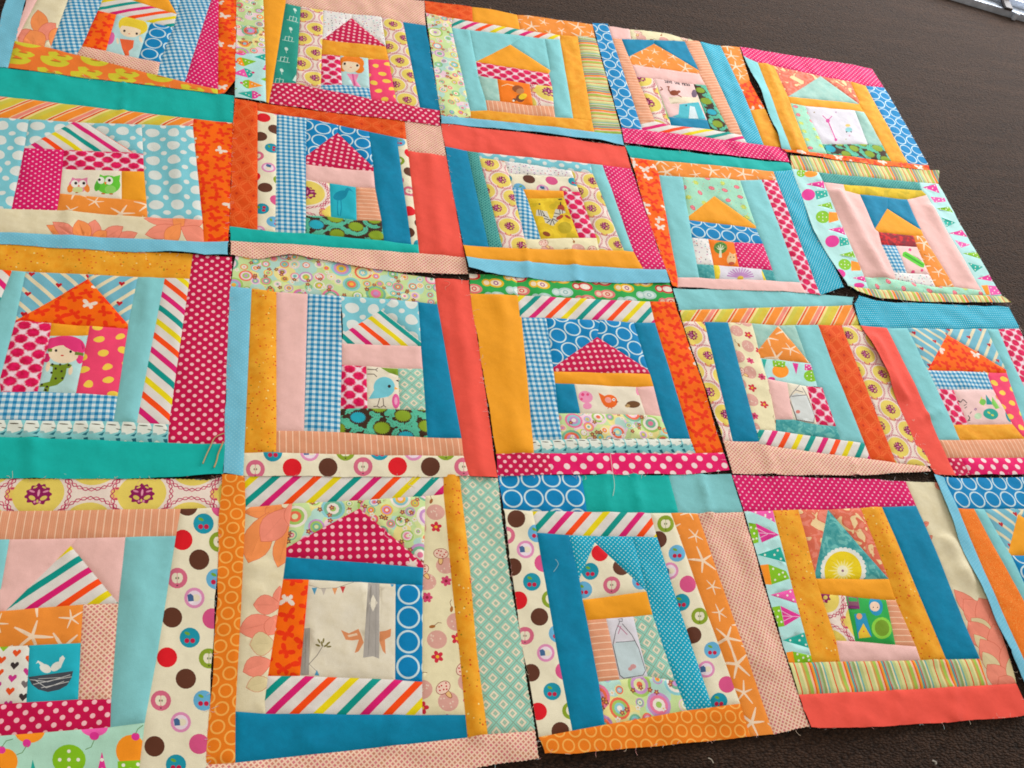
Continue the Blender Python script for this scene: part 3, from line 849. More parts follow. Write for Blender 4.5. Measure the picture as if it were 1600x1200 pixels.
           + [((84, 70, 70), l) for l in line([(1145, 826), (1160, 838), (1172, 822), (1186, 832), (1200, 846)], 6) + line([(1182, 862), (1196, 856)], 5) + line([(1188, 880), (1200, 872)], 5) + line([(1224, 918), (1234, 905)], 5) + line([(1212, 932), (1224, 948), (1212, 966), (1226, 962)], 6)],
 'nest41': [((72, 76, 84), [(178, 1352), (458, 1316), (448, 1360), (420, 1405), (370, 1432), (300, 1446), (240, 1432), (200, 1400)]), ((240, 240, 232), ell(285, 1300, 38, 26, 25, 14)), ((240, 240, 232), [(262, 1290), (240, 1262), (225, 1272), (238, 1250), (262, 1262), (290, 1280)]), ((240, 240, 232), ell(352, 1288, 38, 24, -35, 14)), ((240, 240, 232), [(365, 1280), (375, 1235), (395, 1220), (408, 1238), (392, 1270), (380, 1300)])]
           + [((206, 206, 204), l) for l in line([(190, 1370), (300, 1382), (440, 1340)], 4) + line([(210, 1400), (330, 1372), (448, 1352)], 4) + line([(220, 1372), (290, 1420), (400, 1380)], 4) + line([(260, 1420), (360, 1398), (430, 1382)], 4) + line([(240, 1365), (400, 1355)], 3)],
 'petal42': petals('O,530,310,245,318,50 O,470,250,402,375,58 O,400,320,272,640,92 O,530,400,456,664,62 K,535,290,350,504,82 K,545,250,528,405,40 K,470,780,450,905,34 K,480,900,303,900,62 K,460,1000,212,1062,78 K,450,960,392,1095,48 T,440,1140,280,1152,78 K,420,1250,238,1322,66 T,420,1370,258,1420,50'),
 'wood42': [((176, 170, 164), [(1020, 765), (1092, 768), (1088, 1240), (1050, 1225), (988, 1235), (1005, 1000)]), ((240, 232, 214), [(1050, 840), (1078, 890), (1050, 945), (1028, 895)]), ((172, 166, 158), [(615, 1046), (658, 1048), (650, 1340), (596, 1340)]), ((222, 148, 104), [(850, 1060), (900, 1080), (960, 1052), (980, 1100), (992, 1140), (960, 1195), (935, 1205), (962, 1120), (920, 1125), (880, 1120)]), ((240, 210, 180), [(890, 1092), (950, 1078), (955, 1092), (900, 1104)]), ((222, 148, 104), [(1092, 1070), (1130, 1064), (1165, 1050), (1160, 1100), (1125, 1120), (1130, 1210), (1110, 1190), (1090, 1130)])]
           + flags([(685, 795), (742, 798), (812, 796), (862, 786)], [(88, 156, 190), (200, 190, 180), (232, 160, 110), (206, 70, 70)]) + [((150, 140, 130), l) for l in line([(650, 776), (720, 800), (820, 796), (930, 758)], 3) + line([(650, 1275), (700, 1220), (738, 1160)], 5) + line([(650, 1270), (700, 1320)], 3)]
           + [((88, 156, 190), [(685, 1342), (700, 1308), (716, 1344)]), ((88, 156, 190), [(1160, 770), (1185, 774), (1168, 792)])] + [((128, 118, 66), ell(x, y, 17, 6, a, 8)) for x, y, a in ((712, 1135, 60), (740, 1130, 100), (770, 1145, 140), (705, 1160, 20), (775, 1165, 170), (730, 1150, 80), (755, 1160, 150))] + [((150, 146, 142), l) for l in line([(1040, 780), (1030, 1000), (1020, 1220)], 3) + line([(1070, 780), (1066, 1230)], 3) + line([(630, 1060), (625, 1330)], 3)],
 'jar43': [((206, 222, 226), [(1352, 1150), (1380, 1130), (1490, 1125), (1512, 1180), (1556, 1310), (1540, 1338), (1420, 1358), (1396, 1340)]), ((214, 160, 160), ell(1478, 1285, 20, 16, 0, 8)), ((214, 160, 160), ell(1460, 1300, 14, 12, 0, 8))]
          + [((84, 80, 84), l) for l in line([(1395, 1000), (1370, 1060), (1352, 1150), (1396, 1340), (1420, 1358), (1540, 1338), (1556, 1310), (1512, 1170), (1470, 1090), (1410, 1020)], 4) + line([(1370, 1134), (1490, 1125)], 4) + line([(1385, 990), (1410, 985), (1408, 1005), (1388, 1000)], 4)] + [((190, 120, 150), l) for l in line([(1380, 1030), (1395, 1040), (1440, 1085)], 5) + line([(1400, 1035), (1385, 1080)], 5)],
 'jar34': [((224, 228, 226), [(705, 690), (740, 672), (800, 690), (845, 800), (840, 835), (745, 820)]), ((214, 130, 120), ell(750, 778, 13, 11, 0, 8))] + [((120, 116, 120), l) for l in line([(760, 625), (720, 670), (702, 700), (745, 822), (840, 838), (846, 800), (802, 690), (775, 640)], 4) + line([(715, 690), (795, 684)], 4) + line([(735, 655), (778, 668)], 4)],
 'doll44': [((140, 90, 110), [(490, 846), (565, 852), (572, 925), (505, 915)]), ((70, 170, 90), [(500, 852), (555, 858), (560, 880), (505, 880)]), ((130, 50, 110), [(495, 905), (565, 908), (570, 928), (500, 925)]), ((50, 150, 190), ell(672, 910, 44, 62, -5, 14)), ((246, 214, 190), circ(665, 912, 32, 14)), (BLK, circ(655, 918, 4, 6)), (BLK, circ(682, 918, 4, 6)), ((50, 150, 190), [(535, 960), (605, 955), (645, 1100), (560, 1112)]), ((244, 206, 70), [(590, 1020), (638, 1105), (565, 1112), (560, 1080)]), ((238, 170, 120), ell(566, 975, 18, 20, 0, 10)), ((150, 214, 80), ell(708, 1048, 66, 68, -8, 18)), ((124, 160, 50), ell(708, 1048, 46, 52, -8, 16)), ((220, 90, 80), circ(592, 1070, 5, 6))],
 'flower44': [((240, 240, 232), circ(470 + 128 * math.cos(math.radians(a)), 690 + 135 * math.sin(math.radians(a)), 17, 9)) for a in range(0, 360, 12)] + [((240, 240, 232), ell(470, 690, 128, 135, 0, 24)), ((238, 212, 40), ell(468, 690, 118, 126, 0, 30))]
             + [((250, 236, 150), rp([(16, -8), (50, -5), (62 + a % 37, -1), (62 + a % 37, 1), (50, 5), (16, 8)], 468, 688, a)) for a in range(0, 360, 20)] + [((230, 198, 40), rp([(60, -1), (104, -2), (104, 2), (60, 1)], 468, 688, a)) for a in range(10, 370, 30)] + [((248, 240, 206), ell(466, 688, 34, 34, 0, 14)), ((150, 110, 130), circ(466, 688, 9, 8))],
 'petal44': petals('K,1420,1100,1160,806,52 K,1400,1080,1218,866,70 K,1450,1100,1312,860,80 K,1500,1160,1392,944,66 T,1420,1110,1262,985,44 K,1440,1220,1245,1005,66 K,1490,1260,1402,1022,72 T,1450,1260,1280,1085,40 K,1480,1340,1322,1115,66 K,1550,1390,1475,1140,66 T,1470,1370,1335,1195,44 K,1530,1440,1365,1275,60 T,1590,1430,1500,1235,56 K,1560,1450,1436,1355,52 K,960,410,1000,388,16 K,990,500,1022,470,14 K,1090,190,1040,138,22'),
 'pin42': [((240, 226, 214), rp([(0, 40), (12, 10), (40, 8), (16, -12), (24, -42), (0, -20), (-26, -40), (-16, -8), (-40, 6), (-12, 12)], 1296, 650, 10))],
}

STROKE = {'S': ['.55,.9 .1,.9 .05,.55 .5,.45 .5,.05 0,.05'], 'a': ['.1,.6 .5,.6 .5,0 .1,0 .05,.3 .5,.3'], 'v': ['0,.6 .27,0 .55,.6'], 'e': ['.05,.32 .52,.32 .5,.6 .08,.6 .03,0 .5,0'],
          't': ['.2,.9 .2,.05 .5,.05', '0,.62 .45,.62'], 'h': ['.05,.95 .05,0', '.05,.55 .5,.55 .5,0'], 'M': ['0,0 .05,.9 .35,.35 .65,.9 .7,0'], 's': ['.5,.6 .08,.6 .08,.33 .5,.3 .5,0 .03,0']}


def letters(body, p, q, up):
    """strokes of printed words between two points, as print shapes"""
    o, n = [], len(body)
    for i, ch in enumerate(body):
        for st in STROKE.get(ch, []):
            pts = []
            for t in st.split():
                x, y = (float(k) for k in t.split(','))
                f = (i + x * 1.15) / n
                pts.append((p[0] + (q[0] - p[0]) * f + up[0] * y, p[1] + (q[1] - p[1]) * f + up[1] * y))
            o += [((44, 36, 44), l) for l in line(pts, 4.2)]
    return o


PR['save14'] += letters('Save the Mess', (556, 519), (716, 536), (-7, -25))

# ------------------------------------------------------------------ the blocks, traced patch by patch
# each: (column, row, crop origin x, y, crop scale, label, lifts [(x, y, radius mm, height mm)], patches)
BLOCKS = []


def B(key, ox, oy, s, label, text, lifts=()):
    P = []
    for ln in text.strip().splitlines():
        hd, pts = ln.split(':')
        hd = hd.split()
        pl = [tuple(float(q) for q in t.split(',')) for t in pts.split()]
        opt = {}
        for h in hd[1:]:
            if h.startswith('a='): opt['a'] = float(h[2:])
            if h.startswith('p='): opt['p'] = h[2:]
            if h.startswith('k='): opt['k'] = float(h[2:])
            if h.startswith('o='): opt['o'] = tuple(float(q) for q in h[2:].split(','))
        P.append((hd[0], opt, [(ox + s * x, oy + s * y) for x, y in pl]))
    BLOCKS.append((key, ox, oy, s, label, P, [(ox + s * t[0], oy + s * t[1], t[2], t[3]) if len(t) == 4 else (ox + s * t[0], oy + s * t[1], ox + s * t[2], oy + s * t[3], t[4], t[5]) for t in lifts]))


B((1, 1), 0, 0, .25, 'patchwork house block with blonde mermaid window and yellow bowl print along its base', '''
sky: 185,-80 50,425 -75,425 62,-80
pink: 185,-80 275,-80 105,262 92,262
petal p=petal11: 275,-80 455,-80 315,297 97,262
ging: 455,-80 668,-80 660,-48 612,68 512,288 477,338 315,297
gold: 668,-80 1010,-80 1105,85 660,-48
ging: 1010,-80 1145,-80 1105,85
candyA: 660,-48 1105,85 1085,168 612,68
fly: 612,68 728,92 662,315 512,288
mer p=mer11: 728,92 940,138 865,362 662,315
ring: 940,138 1085,168 1000,390 865,362
check: 512,288 662,315 865,362 1000,390 985,470 477,338
ging: 1145,-80 1345,-80 1155,512 985,470 1000,390 1085,168 1105,85
pin: 1345,-80 1367,-80 1362,558 1155,512
fly: 1367,-80 1482,-80 1478,500 1400,585 1362,588 1362,558
pear: 97,262 315,297 477,338 985,470 1155,512 1362,558 1362,588 50,425 92,262
''')
B((2, 1), 0, 130, .25, 'patchwork house block with two owls at its window and white bubble print sky', '''
turq: -150,-115 1467,82 1455,248 1210,222 -150,66
sherA: -150,66 1210,222 1205,268 885,258 540,246 455,243 182,228 -150,208
fly: 1210,222 1455,248 1430,990 1275,992 1265,850 1205,268
bubble: -150,208 182,228 152,405 72,790 -150,785
bubble: 182,228 455,243 152,405
candyB: 455,243 540,246 832,432 400,415 152,405
bubble: 540,246 885,258 895,440 832,432
bubble: 885,258 1205,268 1265,850 922,838 915,735 900,550 895,440
pin: 152,405 400,415 390,535 375,690 357,795 72,790
shib: 400,415 832,432 895,440 900,550 760,548 390,535
cream p=owl: 390,535 760,548 760,720 375,690
gold: 760,548 900,550 915,735 760,720
star: 375,690 760,720 915,735 922,838 357,795
petal p=petal21: -150,785 72,790 357,795 922,838 1265,850 1275,992 -150,925
sky: -150,925 1275,992 1430,990 1425,1080 1280,1087 1150,1068 1050,1062 850,1062 400,1036 -150,1003
''', [(772, 0, 768, 180, 4, 1.2), (430, 810, 440, 980, 9, 1.5), (1100, 280, 1130, 840, 10, 1.4), (1280, 1087, 40, 3), (1100, 1060, 30, 2)])
B((1, 2), 340, 0, .25, 'patchwork house block with red-haired mermaid window under a raspberry dotted roof', '''
mod: 118,-60 283,-60 298,335 112,335
ice: 112,335 298,335 303,640 108,612
gold: 283,-60 432,-60 425,20 345,515 318,648 303,640 298,335
toile: 425,20 520,40 490,518 345,515
check: 432,-60 1100,-15 1292,10 1300,158 1158,135 1025,103 840,85 660,62 520,40 425,20
dam k=.64 a=90: 520,40 660,62 655,242 650,338 645,530 645,556 490,518
scrib: 660,62 840,85 838,108 655,242
scrib: 840,85 1025,103 1048,285 838,108
rasp: 838,108 1048,285 1055,292 655,250
goldm: 655,250 1055,292 1070,375 940,365 765,348 650,338
shib: 650,338 765,348 778,530 645,530
mer p=mer12: 765,348 940,365 950,552 778,530
pinky: 940,365 1070,375 1118,640 960,618 950,552
ging: 645,530 778,530 950,552 960,618 645,556
dam k=.64 a=90: 1025,103 1158,135 1265,672 1118,640 1070,375 1055,292
tealblue: 1158,135 1300,158 1390,690 1265,672
rasp: 345,515 490,518 645,556 960,618 1118,640 1265,672 1390,690 1390,785 900,725 318,648
''')
B((1, 3), 640, 0, .25, 'patchwork house block in pale aqua with golden roof, pastel circle strip and fine stripe strip', '''
ogee: 92,10 390,45 395,138 265,112 100,78
gold: 390,45 672,90 690,185 395,138
star: 672,90 1142,158 1160,240 1050,228 940,218 690,185
candyA: 265,112 395,138 690,185 940,218 940,246 845,240 715,225 375,188 262,172
mod: 100,78 265,112 262,172 380,690 385,735 195,722
aqua: 262,172 375,188 415,378 430,470 475,625 485,690 380,690
aqua: 375,188 715,225 630,278 415,378
aqua: 715,225 845,240 880,440 630,278
gold: 630,278 880,440 870,462 415,385
shib: 415,385 870,462 890,545 750,525 548,492 430,470
mintx: 430,470 548,492 565,635 475,625
oran p=bear13: 548,492 750,525 770,660 565,635
dam: 750,525 890,545 900,668 770,660
peach: 475,625 565,635 770,660 900,668 910,735 485,690
aqua: 845,240 940,246 1022,742 910,735 900,668 890,545 870,462 880,440
goldm: 940,218 1050,228 1140,750 1022,742 940,246
goldm: 380,690 485,690 910,735 1022,742 1140,750 1155,825 385,735
multi a=90: 1050,228 1160,240 1325,840 1155,825 1140,750
sky: 195,722 385,735 1155,825 1325,840 1338,912 1180,882 800,828 197,770
''', [(1180, 882, 40, 3)])
B((1, 4), 900, 0, .25, 'patchwork house block lettered Save the Mess, with a starfish roof and blue ring strip', '''
ring: 100,150 195,155 200,170 225,240 415,808 285,800
pink: 200,170 335,185 345,244 285,245 225,240
mush: 335,185 550,212 735,255 680,258 490,250 345,244
peach a=90: 225,240 285,245 330,355 350,405 380,480 495,755 440,765 405,770
tealblue: 285,245 345,244 490,250 488,272 330,355
tealblue: 490,250 680,258 770,440 488,272
star: 488,272 770,440 770,460 350,405 330,355
pink: 350,405 770,460 810,530 735,525 488,492 380,480
dam p=damask14: 380,480 488,492 580,728 595,782 495,755
blush p=save14: 488,492 735,525 820,750 580,728
fol: 735,525 810,530 965,830 840,808 820,750
tealblue: 580,728 820,750 840,808 595,782
peach a=90: 680,258 735,255 775,262 1040,842 965,830 810,530 770,460 770,440
candyA a=-24: 595,782 840,808 965,830 1040,842 1070,890 415,808 405,770 440,765 495,755
tdot: 775,262 905,285 1020,530 1090,685 1175,905 1070,890 1040,842
star: 905,285 1020,300 1085,505 1020,530
fly: 1020,530 1085,505 1175,680 1090,685
goldm: 1090,685 1175,680 1300,920 1175,905
pin: 285,800 415,808 1070,890 1175,905 1300,920 1335,1012 800,950 300,892
''', [(1040, 330, 40, 2)])
B((1, 5), 1130, 40, .25, 'patchwork house block with grey mint roof, coral floral sky and blue ring side strip', '''
pin: 100,138 500,200 930,270 1003,388 890,375 795,350 610,315 318,250 215,230 120,195
aqua: 120,195 215,230 425,780 365,770 335,690 260,500 215,400 180,310
goldm: 215,230 318,250 405,440 420,485 535,790 425,780
cflor: 318,250 610,315 405,440
cflor: 610,315 795,350 850,470 850,490
mintx: 610,315 850,490 405,448 405,440
gold: 405,448 850,490 880,540 820,532 510,502 420,485
mint: 420,485 510,502 620,740 650,802 535,790
white p=white15: 510,502 820,532 905,740 620,740
mintx: 820,532 880,540 995,750 905,740
fol: 620,740 905,740 995,750 1050,850 650,802
goldm: 795,350 890,375 1155,862 1050,850 995,750 880,540 850,490 850,470
ring: 890,375 1003,388 1280,872 1155,862
fly: 365,770 425,780 535,790 650,802 1050,850 1155,862 1280,872 1290,910 800,855 395,790
''', [(270, 250, 470, 780, 8, 2), (120, 195, 45, 3), (215, 400, 50, 7), (335, 690, 40, 5)])
B((2, 2), 350, 130, .25, 'patchwork house block with blue wading bird door, dark orange border and coral side', '''
ogee a=90: 65,100 205,125 210,175 210,915 35,892
ogee: 205,125 1130,240 1140,350 1080,340 905,298 715,258 515,212 330,195 210,175
check: 1130,240 1355,265 1390,455 1150,420 1140,350
coral: 1150,420 1390,455 1505,1090 1220,1062 1215,1008
apple: 210,175 330,195 320,930 210,915
ging: 330,195 515,212 512,452 512,600 512,828 508,940 320,930
ring: 515,212 715,258 710,305 512,452
ring: 715,258 905,298 935,525 710,305
rasp: 710,305 935,525 935,548 512,505 512,452
pink: 512,505 935,548 945,655 825,645 660,622 512,600
dam: 512,600 660,622 668,835 512,828
nest p=heron: 660,622 825,645 830,855 668,835
peach a=90: 825,645 945,655 985,860 830,855
fol: 512,828 668,835 830,855 985,860 1000,985 508,940
tealblue: 905,298 1080,340 1172,1005 1000,985 985,860 945,655 935,548 935,525
apple: 1080,340 1140,350 1150,420 1215,1008 1172,1005
turq: 35,892 210,915 320,930 508,940 1000,985 1172,1005 1215,1008 1220,1062 38,985
check: 38,985 1220,1062 1505,1090 1525,1195 1300,1190 1100,1182 900,1165 720,1130 420,1082 200,1100 40,1075
''', [(1290, 460, 1360, 1060, 12, 1.4), (420, 1082, 35, 4), (800, 1150, 40, 2)])
B((2, 3), 670, 170, .25, 'patchwork house block with printed zebra at its centre under a coral top strip', '''
coral: 75,88 650,160 1225,240 1265,370 1085,352 1010,345 310,268 240,258 100,235
tealblue: 100,235 240,258 375,865 212,857
tgeo: 240,258 310,268 318,300 460,868 375,865
bubble: 310,268 1010,345 1022,405 890,388 475,322 318,300
aqua: 1010,345 1085,352 1280,893 1220,887 1022,405
pin: 1085,352 1265,370 1475,1010 1340,1002 1280,893
dam k=.64 a=80: 318,300 475,322 500,400 522,488 600,815 615,875 460,868
scrib: 475,322 890,388 905,430 500,400
apple: 500,400 905,430 940,522 840,515 590,500 522,488
dam k=.64 a=80: 890,388 1022,405 1220,887 1065,882 1050,805 940,522 905,430
ging: 522,488 590,500 615,560 700,812 600,815
gold: 590,500 840,515 845,555 615,560
zeb p=zebra: 615,560 845,555 940,805 700,812
shib: 840,515 940,522 1050,805 940,805 845,555
mush: 600,815 700,812 940,805 1050,805 1065,882 615,875
gold: 212,857 375,865 460,868 615,875 1065,882 1220,887 1280,893 1340,1002 230,935
sky: 230,935 1340,1002 1475,1010 1500,1098 1200,1090 750,1078 350,1042 245,1008
''', [(600, 880, 620, 1070, 6, 1.6), (900, 890, 930, 1080, 7, 1.4), (300, 150, 310, 240, 8, 1.2), (245, 1008, 40, 4), (350, 1042, 40, 4), (1500, 1098, 40, 3)])
B((2, 4), 970, 200, .25, 'patchwork house block with golden roof over a blue ring band and a printed tree door', '''
turq: 22,110 500,165 1050,218 1075,262 955,268 205,200 60,182
fly: 60,182 205,200 240,292 355,935 355,998 320,990 245,790 150,500
star: 205,200 955,268 975,325 880,322 745,328 680,320 385,305 240,292
aqua: 240,292 385,305 425,550 428,575 445,685 475,850 490,935 355,935
mint: 385,305 680,320 585,425 425,550
mint: 680,320 745,328 845,612 585,425
gold: 585,425 845,612 845,628 428,575 425,550
ring: 428,575 845,628 890,722 705,715 545,695 445,685
scrib: 445,685 545,695 578,858 475,850
oran p=tree24: 545,695 705,715 740,868 578,858
pin: 705,715 890,722 950,888 880,880 740,868
tdam: 475,850 578,858 590,945 490,935
white p=flow24: 578,858 740,868 880,880 910,950 590,945
tdam: 880,880 950,888 975,955 910,950
aqua: 745,328 880,322 1125,960 975,955 950,888 890,722 845,628 845,612
shib: 880,322 975,325 1250,1042 1160,1030 1125,960
tdot: 955,268 1075,262 1150,450 1390,1000 1250,1042 975,325
pink: 355,935 490,935 590,945 910,950 975,955 1125,960 1160,1030 355,998
''', [(1390, 1000, 40, 2.5)])
B((2, 5), 1200, 220, .25, 'patchwork house block with ice cream cone strips either side and fine stripes above and below', '''
multi: 140,92 600,145 1062,195 1062,270 960,262 945,262 315,200 150,175
ice p=x_ice25: 150,175 315,200 345,262 605,850 625,925 490,915 420,800 280,560
tgeo: 315,200 945,262 960,312 470,275 345,262
zeb: 470,275 960,312 990,340 870,368 750,355 575,335 480,315
pink: 345,262 470,275 480,315 575,335 668,552 690,570 710,650 790,820 800,865 605,850
tealblue: 575,335 750,355 745,425 668,552
tealblue: 750,355 870,368 960,555 745,425
gold: 745,425 960,555 975,592 910,590 690,570 668,552
camo: 690,570 910,590 935,660 800,655 710,650
star: 910,590 975,592 1165,912 1050,912 1010,835 935,660
ging: 710,650 800,655 870,825 790,820
blush p=pick25: 800,655 935,660 1010,835 870,825
scrib: 790,820 870,825 1010,835 1050,912 800,865
mint: 605,850 800,865 1050,912 1165,912 1335,938 1370,970 625,925
pink: 870,368 990,340 1335,938 1165,912 975,592 960,555
ice p=x_ice25b: 945,262 960,262 1062,270 1240,590 1455,975 1370,970 1335,938 990,340 960,312
multi: 490,915 625,925 1370,970 1455,975 1510,1018 1000,1007 700,987 550,950
''', [(430, 330, 720, 840, 14, 4.5), (1010, 420, 1240, 850, 12, 2.5), (490, 915, 50, 5), (280, 560, 45, 2.5), (1510, 1018, 40, 3), (1062, 200, 30, 3)])
B((3, 1), 0, 370, .25, 'patchwork house block with pink-haired mermaid door and orange butterfly roof', '''
speckle: -260,30 850,98 1205,112 1185,265 1030,258 862,250 560,235 160,215 75,210 -260,190
rasp: 1205,112 1450,130 1425,700 1405,1295 1050,1285 1055,1170 1185,265
candyB: -260,190 75,210 -30,470 -260,620
aqua: 75,210 160,215 97,520 -5,900 5,970 -260,968 -260,620 -30,470
latB: 160,215 560,235 550,262 97,520
latA: 560,235 862,250 800,545 550,262
fly: 550,262 800,545 800,575 560,555 320,535 97,520
shib: 97,520 320,535 310,615 235,965 5,970 -5,900
gold: 320,535 560,555 550,615 310,615
mer p=mer31: 310,615 550,615 475,978 235,965
pinky: 560,555 800,575 735,995 475,978 550,615
ging: -260,968 5,970 235,965 475,978 735,995 710,1155 -260,1138
aqua: 862,250 1030,258 855,1162 710,1155 735,995 800,575 800,545
candyB: 1030,258 1185,265 1055,1170 855,1162
gull: -260,1138 710,1155 855,1162 1055,1170 1050,1285 -260,1240
turq: -260,1240 1050,1285 1405,1295 1395,1492 700,1515 -260,1512
''', [(200, 1260, 215, 1510, 9, 1.4), (930, 280, 800, 1140, 9, 1.2), (1395, 1492, 45, 4)])
B((3, 2), 340, 380, .2875, 'patchwork house block with blue bird window, gingham strip and coral side strip', '''
mod: 105,40 450,50 900,150 1180,195 1195,330 1090,318 945,305 670,290 490,275 320,265 185,245 70,235
sky: 70,235 185,245 145,1140 140,1265 30,1252 40,900
speckle: 185,245 320,265 320,1020 318,1138 145,1140
pink: 320,265 490,275 470,1020 320,1020
ging: 490,275 670,290 665,1027 470,1020
bubble: 670,290 945,305 890,362 680,492
bubble: 945,305 1090,318 1105,535 890,362
candyH a=90: 890,362 1105,535 1105,560 675,545 680,492
pink: 675,545 1105,560 1115,682 980,680 808,668 675,660
shib: 675,660 808,668 815,897 668,900
cream p=bird32: 808,668 980,680 990,905 815,897
diam: 980,680 1115,682 1130,908 990,905
fol: 668,900 815,897 990,905 1130,908 1140,1058 665,1027
tealblue: 1090,318 1195,330 1325,1065 1140,1058 1130,908 1115,682 1105,560 1105,535
peach: 320,1020 470,1020 665,1027 1140,1058 1325,1065 1335,1160 318,1138
apple p=x32: 145,1140 318,1138 1335,1160 1365,1272 700,1272 140,1265
coral: 1180,195 1365,205 1440,700 1520,1280 1365,1272 1335,1160 1325,1065 1195,330
''', [(1290, 240, 1430, 1240, 10, 1.4), (250, 280, 240, 1120, 9, 1.0), (1520, 1280, 40, 3), (30, 1252, 40, 2)])
B((3, 3), 720, 420, .275, 'patchwork house block with orange bird, hedgehog and mushroom print under a ring print sky', '''
doll: 45,30 318,45 325,152 320,150 50,140
doll: 318,45 700,60 1180,80 1215,190 1075,185 325,152
gold: 50,140 320,150 335,272 345,277 410,975 415,1048 200,1050 120,560
candyA: 325,152 1075,185 1105,303 985,303 790,292 485,280 335,272
fly: 1075,185 1215,190 1370,660 1490,1045 1335,1047 1305,965 1105,303
ging: 345,277 485,280 525,560 535,650 555,820 575,970 410,975
ring a=28: 485,280 790,292 775,388 525,560
ring a=28: 790,292 985,303 1065,575 775,388
rasp: 775,388 1065,575 1075,598 528,582 525,560
gold: 528,582 1075,598 1095,668 1000,672 645,655 535,650
tealblue: 535,650 645,655 680,822 555,820
cream p=bird33: 645,655 1000,672 1050,830 680,822
pink: 1000,672 1095,668 1140,835 1050,830
mod: 555,820 680,822 1050,830 1140,835 1185,962 575,970
tealblue: 985,303 1105,303 1305,965 1185,962 1140,835 1095,668 1075,598 1065,575
gull: 410,975 575,970 1185,962 1305,965 1335,1047 415,1048
rasp: 200,1050 415,1048 500,1048 515,1170 205,1177
big: 500,1048 1335,1047 1490,1045 1525,1145 1300,1168 515,1170
''', [(230, 170, 330, 1030, 12, 1.4), (1370, 660, 30, 2)])
B((3, 4), 1040, 430, .275, 'patchwork house block with starfish roof, glass jar door and sherbet striped top', '''
aqua: 40,80 400,84 780,96 1070,125 1060,170 75,200
sherA: 75,200 600,182 1060,170 1095,285 1000,285 865,282 735,282 640,285 490,272 355,267 220,265 95,262
dam k=.64 a=75: 95,262 220,265 380,945 325,940
tealblue: 220,265 355,267 510,880 530,965 525,950 380,945
mush a=75: 355,267 490,272 530,420 540,470 575,590 625,820 625,885 510,880
mintx: 490,272 640,285 530,420
mintx: 640,285 735,282 805,480
star: 640,285 805,480 825,500 540,470 530,420
ice p=x_ice34: 540,470 825,500 865,635 890,637 800,630 690,610 575,590
pink: 575,590 690,610 725,820 625,820
cream p=jar34: 690,610 800,630 860,848 725,820
shib: 800,630 890,637 970,857 860,848
tdam: 625,820 725,820 860,848 970,857 1000,935 625,885
aqua: 735,282 865,282 1130,955 1000,935 970,857 890,637 865,635 825,500 805,480
ogee a=70: 865,282 1000,285 1310,1065 1165,1045 1130,955
dam k=.64 a=75: 1000,285 1095,285 1125,300 1275,560 1500,1085 1475,1088 1310,1065
candyH a=-38: 510,880 625,885 1000,935 1130,955 1165,1045 530,965
check: 325,940 380,945 525,950 530,965 1165,1045 1310,1065 1475,1088 1500,1118 1100,1137 700,1137 380,1130
''', [(560, 960, 600, 1130, 8, 1.6), (1050, 1040, 1080, 1130, 6, 1.6), (1500, 1118, 40, 2)])
B((3, 5), 1240, 440, .225, 'patchwork house block with teal dotted top strip and curled coral strip at its side', '''
tdot: 410,165 440,110 570,140 1000,158 1490,180 1565,328 1420,332 1340,330 1050,330 790,320 650,320 460,310
coral: 460,310 650,320 840,710 1010,1100 1070,1222 1130,1347 985,1340 870,1180 740,900 640,650 545,470
aqua: 650,320 790,320 930,612 995,745 1110,995 1155,1100 1010,1100
latB: 790,320 1050,330 1065,370 930,612
latA: 1050,330 1340,330 1475,612 1065,370
aqua: 1340,330 1420,332 1760,1095 1640,1092 1480,635 1475,612
shib: 1420,332 1565,328 1870,1095 1760,1095
fly: 1065,370 1475,612 1480,635 1345,630 935,620 930,612
ging: 935,620 1345,630 1390,747 1110,750 995,745
shib: 995,745 1110,750 1215,990 1110,995
blush p=tree35: 1110,750 1390,747 1520,990 1215,990
pinky: 1345,630 1480,635 1640,1092 1590,1078 1520,990 1390,747
goldm: 1110,995 1215,990 1520,990 1590,1078 1640,1092 1155,1100
peach: 1010,1100 1155,1100 1640,1092 1760,1095 1870,1095 1900,1220 1160,1224 1070,1222
rasp: 1070,1222 1160,1224 1230,1340 1130,1347
big: 1160,1224 1900,1220 1940,1340 1230,1340
''', [(560, 400, 760, 800, 9, 2.5), (1000, 900, 880, 960, 7, 1.5), (560, 480, 40, 7), (640, 640, 35, 5), (430, 120, 40, 5)])
B((4, 1), 0, 720, .25, 'patchwork house block with two white birds on a nest and a fruit dot side strip', '''
dam o=103,21: -420,112 700,116 1280,120 1390,95 1388,290 1130,302 -420,316
peach: -420,316 1130,302 1100,470 785,480 480,484 58,488 -420,496
apple p=x41: 1130,302 1388,290 1330,1190 1290,2080 850,2080 905,1640 985,1200 1100,470
aqua: -420,496 58,488 5,800 -60,830 -420,860
pink: 58,488 480,484 442,530 35,938 -60,945 -60,830 5,800
pink: 480,484 785,480 740,890 442,530
candyH: 442,530 740,890 520,898 35,938
aqua: 785,480 1100,470 985,1200 905,1640 690,1665 695,1490 740,890
star: -60,945 35,938 520,898 505,1138 185,1155 -60,1165
check: 520,898 740,890 695,1490 488,1490 505,1138
hearts: -60,1165 185,1155 165,1510 -60,1522
nest p=nest41: 185,1155 505,1138 488,1490 165,1510
aqua: -420,860 -60,830 -60,945 -60,1165 -60,1522 -60,1722 -420,1750
rasp: -60,1522 165,1510 488,1490 695,1490 690,1665 -60,1722
icebig p=x_ice41: -420,1750 -60,1722 690,1665 905,1640 850,2080 -420,2080
''', [(900, 500, 820, 1600, 16, 1.3)])
